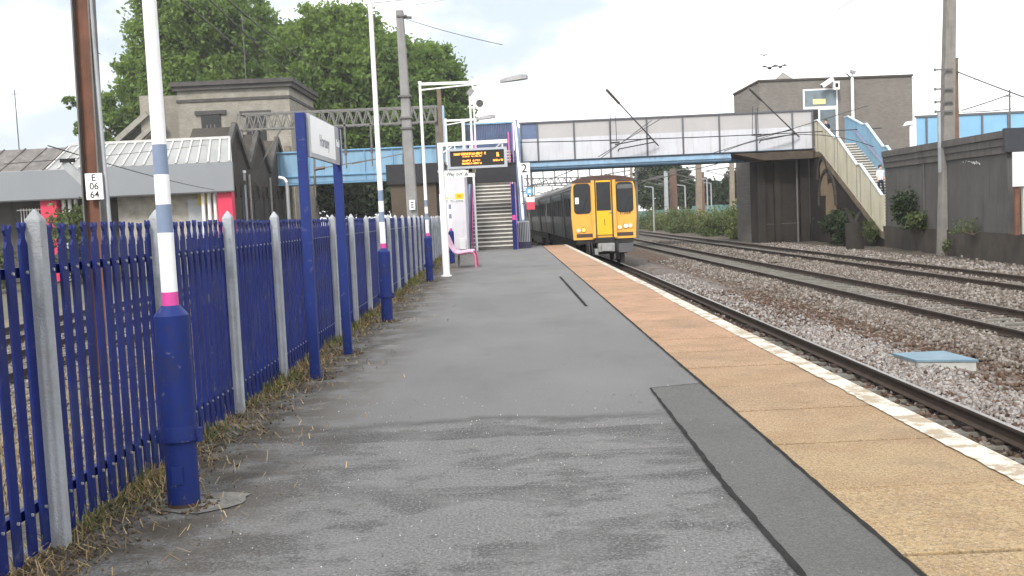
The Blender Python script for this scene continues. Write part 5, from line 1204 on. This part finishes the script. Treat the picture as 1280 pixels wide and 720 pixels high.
        for xa, xb in ((-.388, -.335), (.335, .388)): P(MB().box(xa, xb, -.10, -.021, Z(296), Z(226)), 'pillar_recess', TRAINDOME, t_)
        ed = P(MB().box(-.334, .334, -.07, -.021, Z(293.5), Z(226)), 'end_door', TRAINY2, t_)
        P(MB().box(-.31, .31, -.076, -.0705, Z(263.5), Z(228)), 'door_window', GLASSD, ed); P(MB().bar((.22, -.09, Z(266)), (.34, -.09, Z(265)), .04, .05), 'door_handle', UNDERL, ed)
        P(MB().bar((0, -.075, Z(274)), (0.02, -.075, Z(282)), .02, .03), 'keyhole_mark', UNDER, ed)
        for px, py, on in ((720, 287, 0), (726.4, 286.5, 1), (771.5, 285, 0), (779.3, 283.7, 1), (785, 283.4, 0)):
            c = (X(px), -.03, Z(py)); rim = P(MB().cyl((c[0], -.05, c[2]), (c[0], -.021, c[2]), .115, .115, 16), 'headlight', mat('rim_rust', (.35, .07, .03), .5) if on else TRAINY2, t_)
            P(MB().cyl((c[0], -.06, c[2]), (c[0], -.051, c[2]), .088, .088, 16), 'lens', (emit('lamp_orange', (1., .36, .07), 1.6) if px < 750 else emit('lamp_warm', (1., .55, .38), 2.)) if on else LENSW, rim)
        for xa, xb in ((717.5, 741), (766, 788.5)): P(MB().box(X(xa), X(xb), -.03, -.0205, Z(296), Z(291.5)), 'grille', TRAINDOME, t_)
        P(MB().box(X(770), X(789), -.047, -.0425, Z(237), Z(232)), 'destination_blind', mat('blind_grey', (.10, .105, .11), .4), t_)
        face_t = text('unit_number', '313064', .20, Matrix.Translation((X(779), -.022, Z(267.6))) @ Matrix.Rotation(R(90), 4, 'X'), t_, INK, .001, .48)
        face_t.data.transform(Matrix.Translation(wloc(t_)))
        c_ = MB(); c_.box(-.35, .35, -.55, .3, .62, .98); c_.box(-.22, .22, -.75, -.56, .66, .94); c_.box(-.5, -.36, -.45, .2, .5, .75); P(c_, 'coupler', UNDERL, t_)
        c_ = MB(); c_.box(-1.25, 1.25, -.0, .98, .95, Z(299)); c_.box(-.45, .42, -.2, -.001, .99, 1.22); P(c_, 'headstock', UNDER, t_)
        c_ = MB(); c_.box(.55, 1.2, -.3, .2, .55, .94); P(c_, 'buffer_box', mat('buffer_grey', (.09, .09, .095), .6), t_)
        for x in (-.6, .42, .50, -.72): P(MB().path([(x, -.1, 1.05), (x+.02, -.3, .6), (x+.05, -.25, .3), (x+.02, -.05, .25)], .035, 6), 'brake_hose', INK, t_)
        for x in (-.75, .75): P(MB().box(x-.08, x+.08, -.05, .05, .08, .95), 'rail_guard', UNDER, t_)
    return t_
car('', 'yellow fronted leading train carriage with grey sides, lights on', TY, .020, TX, True)
car('', 'grey middle train carriage just behind the yellow fronted one', TY+20.2, .048, TX-20.2*math.sin(.020), False)
car('', 'grey rear train carriage, farthest back along the platform', TY+40.4, .075, TX-20.2*(math.sin(.020)+math.sin(.048)), False)

# ------------------------------------------------------------------ people
def person(p, label, top, bottom, face, stride=.2):
    t_ = thing('person', label, 'person', p, rz=face)
    J = {'pel': (0, 0, .95, .14), 'spine': (0, 0, 1.15, .14), 'chest': (0, -.01, 1.36, .16), 'neck': (0, -.01, 1.50, .06), 'head': (0, -.02, 1.62, .095), 'crown': (0, -.02, 1.72, .085)}
    for s, n in ((-1, 'l'), (1, 'r')):
        k = s*stride
        J['hip'+n] = (s*.09, 0, .90, .095); J['kne'+n] = (s*.10, -.06-k*.3, .50, .065); J['ank'+n] = (s*.10, .02-k*.8+(.0), .09+(.17 if s > 0 else 0), .042); J['toe'+n] = (s*.11, -.14-k*.8, .035+(.17 if s > 0 else 0), .036)
        J['sho'+n] = (s*.18, 0, 1.42, .065); J['elb'+n] = (s*.23, .05*s, 1.14, .045); J['wri'+n] = (s*.23, -.12, .93, .032); J['hnd'+n] = (s*.22, -.17, .85, .03)
    names = list(J); E_ = [('pel', 'spine'), ('spine', 'chest'), ('chest', 'neck'), ('neck', 'head'), ('head', 'crown')]
    for n in 'lr': E_ += [('pel', 'hip'+n), ('hip'+n, 'kne'+n), ('kne'+n, 'ank'+n), ('ank'+n, 'toe'+n), ('chest', 'sho'+n), ('sho'+n, 'elb'+n), ('elb'+n, 'wri'+n), ('wri'+n, 'hnd'+n)]
    me = bpy.data.meshes.new('b'); me.from_pydata([J[n][:3] for n in names], [(names.index(a), names.index(b)) for a, b in E_], []); o = bpy.data.objects.new('b', me); COL.objects.link(o)
    o.modifiers.new('s', 'SKIN'); o.modifiers.new('u', 'SUBSURF').levels = 2
    for i, n in enumerate(names): me.skin_vertices[0].data[i].radius = (J[n][3],)*2
    me.skin_vertices[0].data[0].use_root = True
    dg = bpy.context.evaluated_depsgraph_get(); dm_ = bpy.data.meshes.new_from_object(o.evaluated_get(dg)); bpy.data.objects.remove(o)
    dm_.materials.clear()
    for q in (bottom, top, SKIN, INK): dm_.materials.append(q)
    for f in dm_.polygons:
        z = f.center.z; r_ = abs(f.center.x); f.use_smooth = True
        f.material_index = 2 if z > 1.49 or (r_ > .17 and z < 1.15 and z > .75) else (1 if z > .96 else (3 if z < .10 else 0))
    b_ = bpy.data.objects.new('body', dm_); COL.objects.link(b_); b_.parent = t_
    h = MB().sphere((0, .01, 1.69), .108, 8, sz=1.05); h.build('hair', HAIR, t_, loc=(0, 0, 0))
    return t_
y = 56.0; person((at(1100.5, 225, y).x, y, rzs(y)+.16), 'person in a white top and dark trousers walking down the stairs beside the dark wall', TEEW, NAVY, R(10))
person((at(1032, 145, 65.6).x, 65.6, 4.9), 'person in navy clothes standing in front of the ticket hall door', NAVY, NAVY, R(-30), .05)
MB().box(rx(64)+.05, rx(64)+2.3, 63.0, 67.99, 4.6, 4.9).build('hall_landing', STEP); tag(bpy.data.objects['hall_landing'], 'concrete landing slab between the footbridge and the ticket hall door', 'landing')
# birds
for (px, py, Y, s, lb) in ((962, 85, 75, .32, 'dark bird flying above the ticket hall roof, left of two'), (975.5, 83.5, 78, .30, 'dark bird with raised wings above the ticket hall roof, right of two'), (955, 69, 90, .2, 'tiny bird highest in the sky over the ticket hall')):
    p_ = at(px, py, Y); m = MB(); s *= 1.5; m.sphere((p_.x, p_.y, p_.z), s*.34, 6, sz=.7)
    for sg in (-1, 1): m.add([(p_.x, p_.y-.15*s, p_.z), (p_.x, p_.y+.25*s, p_.z), (p_.x+sg*s*.8, p_.y+.1, p_.z+.5*s), (p_.x+sg*s*1.3, p_.y, p_.z+.15*s), (p_.x, p_.y, p_.z+.06*s)], [(0,1,2),(0,2,3),(4,2,1),(4,3,2)])
    m.add([(p_.x-.1*s, p_.y+.3*s, p_.z), (p_.x+.1*s, p_.y+.3*s, p_.z), (p_.x, p_.y+.7*s, p_.z), (p_.x, p_.y+.3*s, p_.z+.08*s)], [(0,1,2),(0,3,2),(1,2,3)])
    tag(m.build('bird', mat('feather_dark', (.05, .05, .05), .8), loc=p_), lb, 'bird', 'birds in the sky')

# ------------------------------------------------------------------ vegetation
def leaf_obj(name, C, size, m, parent=None, flat=.0):
    n = len(C); a = rng.normal(size=(n, 3)); a[:, 2] *= (1-flat); a /= np.linalg.norm(a, axis=1)[:, None]; b = rng.normal(size=(n, 3)); b -= (b*a).sum(1)[:, None]*a; b /= np.linalg.norm(b, axis=1)[:, None]
    S = (size*(.6+.8*rng.random(n)))[:, None]; nn = np.cross(a, b)*S*.18
    V = np.stack([C-a*S, C-b*S*.55+nn, C+a*S, C+b*S*.55+nn], 1).reshape(-1, 3)
    o = from_np(name, V-(np.array(wloc(parent)) if parent else 0), np.arange(4*n).reshape(n, 4), m, parent); return o
GREEN = leafmat('plane_leaf', (.09, .16, .034), (.22, .31, .08), .5); GREEN2 = leafmat('plane_leaf_deep', (.075, .14, .034), (.19, .28, .075), .5); DARKG = leafmat('dark_leaf', (.020, .036, .014), (.055, .080, .028), .25); BUSHG = leafmat('bush_leaf', (.05, .075, .025), (.13, .165, .065)); LIGHTG = leafmat('grassy_leaf', (.085, .11, .035), (.19, .21, .085)); IVY = leafmat('shrub_leaf', (.016, .030, .012), (.042, .066, .022), .2)
def tree(name, label, x, y, lobes, nleaf, size, m, z0=-1.2, grp='trees', trunk=.5, clump=80, spread=.15):
    t_ = thing(name, label, 'tree', (x, y, z0), grp); tot = sum(l[3]**2 for l in lobes); C = []
    for lx, ly, lz, lr in lobes:
        n = int(nleaf*lr**2/tot); k = max(8, int(clump*lr**2/tot*len(lobes)/1.5)); d = rng.normal(size=(k, 3)); d /= np.linalg.norm(d, axis=1)[:, None]
        cc = np.array([lx, ly, lz])+d*lr*(.68+.40*rng.random((k, 1)))*np.array([1, .9, .92]); sc_ = lr*spread*(.55+.9*rng.random(k)); i = rng.integers(0, k, n)
        C.append(cc[i]+rng.normal(size=(n, 3))*sc_[i][:, None]*np.array([1, 1, .75]))
        ks = 26; ds = rng.normal(size=(ks, 3)); ds /= np.linalg.norm(ds, axis=1)[:, None]; ds[:, 2] = np.abs(ds[:, 2])*.9-.15       # loose sprays standing out of the crown
        cs_ = np.array([lx, ly, lz])+ds*lr*(1.0+.30*rng.random((ks, 1))); ms = max(60, n//10); i2 = rng.integers(0, ks, ms)
        C.append(cs_[i2]+rng.normal(size=(ms, 3))*lr*.055-ds[i2]*lr*.2*rng.random((ms, 1)))
    leaf_obj('crown', np.concatenate(C), size, m, t_)
    tr = MB(); top = np.mean([l[:3] for l in lobes], axis=0); f = Vector((x, y, z0)); mid = Vector((x, y, z0+(min(l[2] for l in lobes)-z0)*.7)); tr.cyl(f, mid, trunk, trunk*.75, 10)
    for l in lobes:
        q = Vector(l[:3]); c_ = mid.lerp(q, .5)+Vector((random.uniform(-.5, .5), 0, .8)); tr.cyl(mid, c_, trunk*.5, trunk*.3, 7); tr.cyl(c_, q, trunk*.3, trunk*.1, 6)
        for _ in range(4): e = q+Vector((random.uniform(-1, 1), random.uniform(-1, 1), random.uniform(-.3, 1)))*l[3]*.8; tr.cyl(c_.lerp(q, .6), e, trunk*.14, .03, 5)
    tr.build('trunk', BARK, t_); return t_
def lb_(px, py, Y, rpx): q = at(px, py, Y); return (q.x, Y+random.uniform(-2, 2), q.z, rpx*Y/F)
Y = 112
def bigtree(label, lobs, n, m, Y=112, bx=None, size=.27):
    ls = [lb_(a, b, Y, r) for a, b, r in lobs]; x = at(bx, 250, Y).x if bx else np.mean([l[0] for l in ls]); tree('plane_tree', label, x, Y, ls, n, size, m, grp='big plane trees behind the station')
bigtree('tall bright green plane tree at the left, behind the brown mast', [(218, 45, 56), (178, 95, 38), (245, 110, 56), (195, 150, 44), (146, 140, 26), (100, 160, 13), (165, 190, 34), (225, 190, 45), (205, -10, 30), (245, 30, 38), (128, 185, 18), (88, 128, 7)], 62000, GREEN, 112, 195)
bigtree('broad green plane tree behind the brick tower roof', [(300, 60, 55), (345, 85, 50), (280, 100, 50), (330, 120, 55), (270, 40, 36), (312, 24, 32), (370, 130, 45), (340, 60, 42), (285, 20, 26), (262, 60, 34), (365, 50, 24)], 50000, GREEN2, 116, 310)
bigtree('rounded green plane tree behind the station sign and gantry', [(420, 60, 50), (385, 95, 46), (440, 110, 55), (400, 150, 50), (465, 75, 42), (455, 160, 50), (405, 30, 28), (440, 35, 30), (365, 60, 25)], 52000, GREEN, 113, 420)
bigtree('green plane tree at the right end of the row, behind the tall grey mast', [(505, 95, 46), (540, 110, 40), (520, 150, 48), (560, 150, 28), (490, 170, 42), (555, 190, 32), (545, 78, 22), (575, 120, 13), (572, 175, 16)], 48000, GREEN2, 111, 520)
bigtree('dark tree low under the blue girder bridge', [(410, 235, 34), (450, 240, 34), (490, 235, 34), (380, 245, 25), (520, 240, 30)], 14000, DARKG, 98, 450, .3)
bigtree('dark bushy tree behind the gabled building', [(300, 225, 40), (340, 235, 40), (250, 235, 40), (200, 235, 35), (380, 215, 30)], 9000, DARKG, 112, 300, .4)
# far trees under the footbridge
def ftree(label, lobs, n, m, Y, size=.4): ls = [lb_(a, b, Y, r) for a, b, r in lobs]; tree('tree', label, np.mean([l[0] for l in ls]), Y, ls, n, size, m, grp='trees beyond the footbridge', trunk=.4)
ftree('tall dark tree beyond the footbridge, just right of the train', [(815, 222, 18), (835, 215, 17), (845, 235, 20), (820, 245, 20), (803, 240, 14), (850, 222, 12)], 9000, DARKG, 165)
ftree('low dark tree between the masts beyond the footbridge', [(870, 244, 17), (885, 238, 15), (895, 248, 15), (862, 250, 14)], 5000, IVY, 160)
ftree('mid green tree close to the abutment beyond the footbridge', [(925, 228, 17), (935, 240, 20), (915, 245, 18), (932, 215, 10), (945, 225, 14)], 7000, IVY, 150)
ftree('small dark tree glimpsed left of the train front under the footbridge', [(676, 256, 10), (690, 254, 9)], 1200, DARKG, 170)
ftree('distant dark tree beyond the station stairs left side', [(540, 245, 16), (560, 250, 14), (525, 250, 14)], 2500, DARKG, 130)
for i, (x, y, h, r_) in enumerate(((17.6, 76, 1.9, 1.5), (19.2, 82, 3.2, 2.0), (18.2, 88, 2.1, 1.9), (18.6, 95, 2.9, 2.0), (18.0, 103, 1.8, 2.1), (19.0, 111, 2.8, 2.3), (18.2, 120, 2.6, 2.4), (18.8, 131, 2.8, 2.6), (20.8, 78, 2.6, 1.8), (21.4, 93, 3.0, 2.2))):
    kind = ['grassy green shrub closest to the abutment beside the running line', 'taller green shrub behind the one by the abutment', 'rounded shrub next to the tan mast with a bracket', 'bushy green shrub left of the tan mast', 'low pale green shrub midway along the lineside', 'full green shrub under the red brown mast', 'low green shrub near the teal fence', 'far green shrub just right of the train', 'dark green shrub tucked behind the abutment corner', 'tall loose shrub behind the lineside row'][i]
    t_ = thing('shrub', kind, 'shrub', (x, y, -1.2), 'shrubs along the far running line'); n = 3200; d = rng.normal(size=(26, 3)); d /= np.linalg.norm(d, axis=1)[:, None]; d[:, 2] = abs(d[:, 2]); cc = np.array([x, y, -1.1])+d*np.array([r_, r_*1.6, h])*(.4+.5*rng.random((26, 1))); k = rng.integers(0, 26, n)
    C = cc[k]+rng.normal(size=(n, 3))*.28*r_/1.6; C[:, 2] = np.maximum(C[:, 2], -1.15); leaf_obj('foliage', C, .12, BUSHG if i % 3 else LIGHTG, t_); s = MB()
    for q in cc[:9]: s.cyl((x, y, -1.2), q, .035, .012, 5)
    s.build('stems', BARK, t_)
def bush(x, y, z, r_, h, n, size, m, label, stump=None):
    t_ = thing('shrub', label, 'shrub', (x, y, z), 'shrubs by the dark wall and stairs'); d = rng.normal(size=(18, 3)); d /= np.linalg.norm(d, axis=1)[:, None]; cc = np.array([x, y, z+h*.55])+d*np.array([r_, r_, h*.5])*(.45+.5*rng.random((18, 1))); k = rng.integers(0, 18, n); C = cc[k]+rng.normal(size=(n, 3))*.2*r_; C[:, 2] = np.maximum(C[:, 2], z+.02); leaf_obj('foliage', C, size, m, t_); s = MB()
    for q in cc[:8]: s.cyl((x, y, z-.1), q, .03, .01, 5)
    s.build('stems', BARK, t_)
q = gp(1042, 305, -1.15); bush(19.3, 58.5, -1.1, 1.15, 1.7, 1600, .13, IVY, 'low green bush at the foot of the stair flank wall')
bush(18.6, 56.5, -1.1, .8, 2.1, 1500, .09, IVY, 'dark upright bush in front of the cream balustrade')
bush(19.3, 54.2, -.9, .5, 1.2, 500, .08, BUSHG, 'yellow green weeds under the end of the cream balustrade')
bush(wx(47.5)-.25, 47.5, -.05, 1.0, 1.5, 2000, .085, IVY, 'dark shrub growing against the left part of the dark wall')
bush(wx(46)-.2, 46, -.05, .6, .7, 700, .09, BUSHG, 'low lighter shrub beside the dark shrub at the dark wall')
bush(wx(39)-.2, 39, -.05, .8, .28, 420, .05, BUSHG, 'straggling weeds at the base of the dark wall near the sign board')
bush(wx(42)-.35, 41.8, -1.1, .25, .7, 160, .06, BUSHG, 'thin weeds at the foot of the broad concrete mast')
bush(-24, 56, -1.2, 1.6, 4.4, 2500, .16, BUSHG, 'yellow green shrub below the grey canopy fascia')
bush(-26.5, 50, -1.2, 1.5, 2.6, 2000, .14, BUSHG, 'green shrub behind the sidings at the far left')
bush(-11, 13.0, -1.1, .8, 1.9, 1500, .08, BUSHG, 'green weeds behind the first fence bay at the left edge') 
m = MB(); q = gp(1069, 312, -1.1); m.cyl((q.x, q.y, -1.2), (q.x-.1, q.y, .25), .45, .38, 10); m.cyl((q.x-.1, q.y, .2), (q.x-.45, q.y, 1.0), .16, .08, 8); m.cyl((q.x, q.y, .2), (q.x+.3, q.y, .8), .14, .06, 8); tag(m.build('tree_stump', mat('stump_dark', (.03, .026, .022), .95, var=.4), loc=(q.x, q.y, -1.2)), 'dark broken tree stump at the lineside below the stairs', 'stump')
# dry grass and weeds along the fence
def blades(name, n, m, spreadx, hmax, lie, y0=3., y1=38., clumps=130):
    cy = y0+(y1-y0)*rng.random(clumps)**1.5; w_ = rng.random(clumps)**2; i = rng.integers(0, clumps, n)
    Y = cy[i]+rng.normal(size=n)*.16; X = np.array([fence_x(y) for y in Y])+spreadx[0]+(spreadx[1]-spreadx[0])*np.abs(rng.normal(size=n))*.55+.02*rng.normal(size=n)
    h = hmax*(.25+.75*rng.random(n)); az = 2*math.pi*rng.random(n); el = np.where(rng.random(n) < lie, .04+.2*rng.random(n), .6+.9*rng.random(n))
    d = np.stack([np.cos(az)*np.cos(el), np.sin(az)*np.cos(el), np.sin(el)], -1)*h[:, None]; s = np.stack([-np.sin(az), np.cos(az), np.zeros(n)], -1)*.0017*(1+Y[:, None]*.10)
    Bp = np.stack([X, Y, np.full(n, .012)], -1); mid = Bp+d*.55+np.array([0, 0, .02]); tip = Bp+d*np.array([1.1, 1.1, .85])
    V = np.stack([Bp-s, Bp+s, mid+s*.8, mid-s*.8, tip], 1).reshape(-1, 3); k = 5*np.arange(n)[:, None]
    o = from_np(name, V, np.concatenate([k+np.array([[0, 1, 2, 3]])]), m); o['kind'] = 'stuff'
    return o
STRAW = stonemat('straw', [(.30, .22, .11), (.22, .155, .075), (.38, .30, .17), (.17, .12, .06)]); WEED = stonemat('weed_green', [(.10, .14, .03), (.07, .10, .025), (.15, .17, .05), (.2, .19, .07)])
blades('dry_grass', 9000, STRAW, (-.08, .30), .15, .8); blades('dry_grass', 1500, STRAW, (.1, .75), .12, 1.0, clumps=220); blades('weeds', 4200, WEED, (-.1, .14), .17, .25, clumps=55)
blades('dry_grass', 9000, STRAW, (-.5, -2.2), .3, .4, 3, 20)
SOILM = stonemat('soil', [(.09, .065, .04), (.06, .045, .03), (.13, .1, .065), (.16, .15, .13)])
# crumbled soil along the fence foot
C = stones('soil_and_foot_shade', 7000, lambda Y, r: np.array([fence_x(y) for y in Y])-.05+.20*np.abs(rng.normal(size=len(Y)))*.9, 3, 34, .013, SOILM, lambda X, Y: np.zeros_like(X)+.002, 1.5)
stones('grit', 900, lambda Y, r: -1.9+3.2*r, 2.4, 8, .006, stonemat('grit_pale', [(.38, .37, .35), (.25, .24, .22), (.5, .49, .47), (.14, .13, .12)]), lambda X, Y: np.zeros_like(X)+.001, 1.)

for (x, y) in ((-1.73, 5.07), (-1.78, 14.07), (-1.86, 22.64), (-1.84, 9.14), (-1.80, 10.75)):  # dark soil crumbs ringed round post feet, doubling as painted contact shade
    _a = 2*math.pi
    def _ring(Y, r, x=x, y=y): return x+np.sqrt(np.maximum(0, .17**2-(Y-y)**2))*np.where(r < .5, -1, 1)*(.55+.5*rng.random(len(Y)))
    stones('soil_and_foot_shade', 160, _ring, y-.16, y+.16, .014, SOILM, lambda X, Y: np.zeros_like(X)+.004, 1.)

# thin bright summer haze
hm_ = bpy.data.materials.new('haze_air'); hm_.use_nodes = True; ht = hm_.node_tree; ht.nodes.remove(ht.nodes['Principled BSDF'])
pv = ht.nodes.new('ShaderNodeVolumePrincipled'); pv.inputs['Color'].default_value = (.93, .95, .98, 1); pv.inputs['Density'].default_value = .0004; pv.inputs['Anisotropy'].default_value = .2
L(ht, pv.outputs[0], ht.nodes['Material Output'].inputs['Volume'])
hz_ = MB().box(-960, 960, -120, 1560, -2.4, 45).build('haze', hm_); hz_['kind'] = 'stuff'
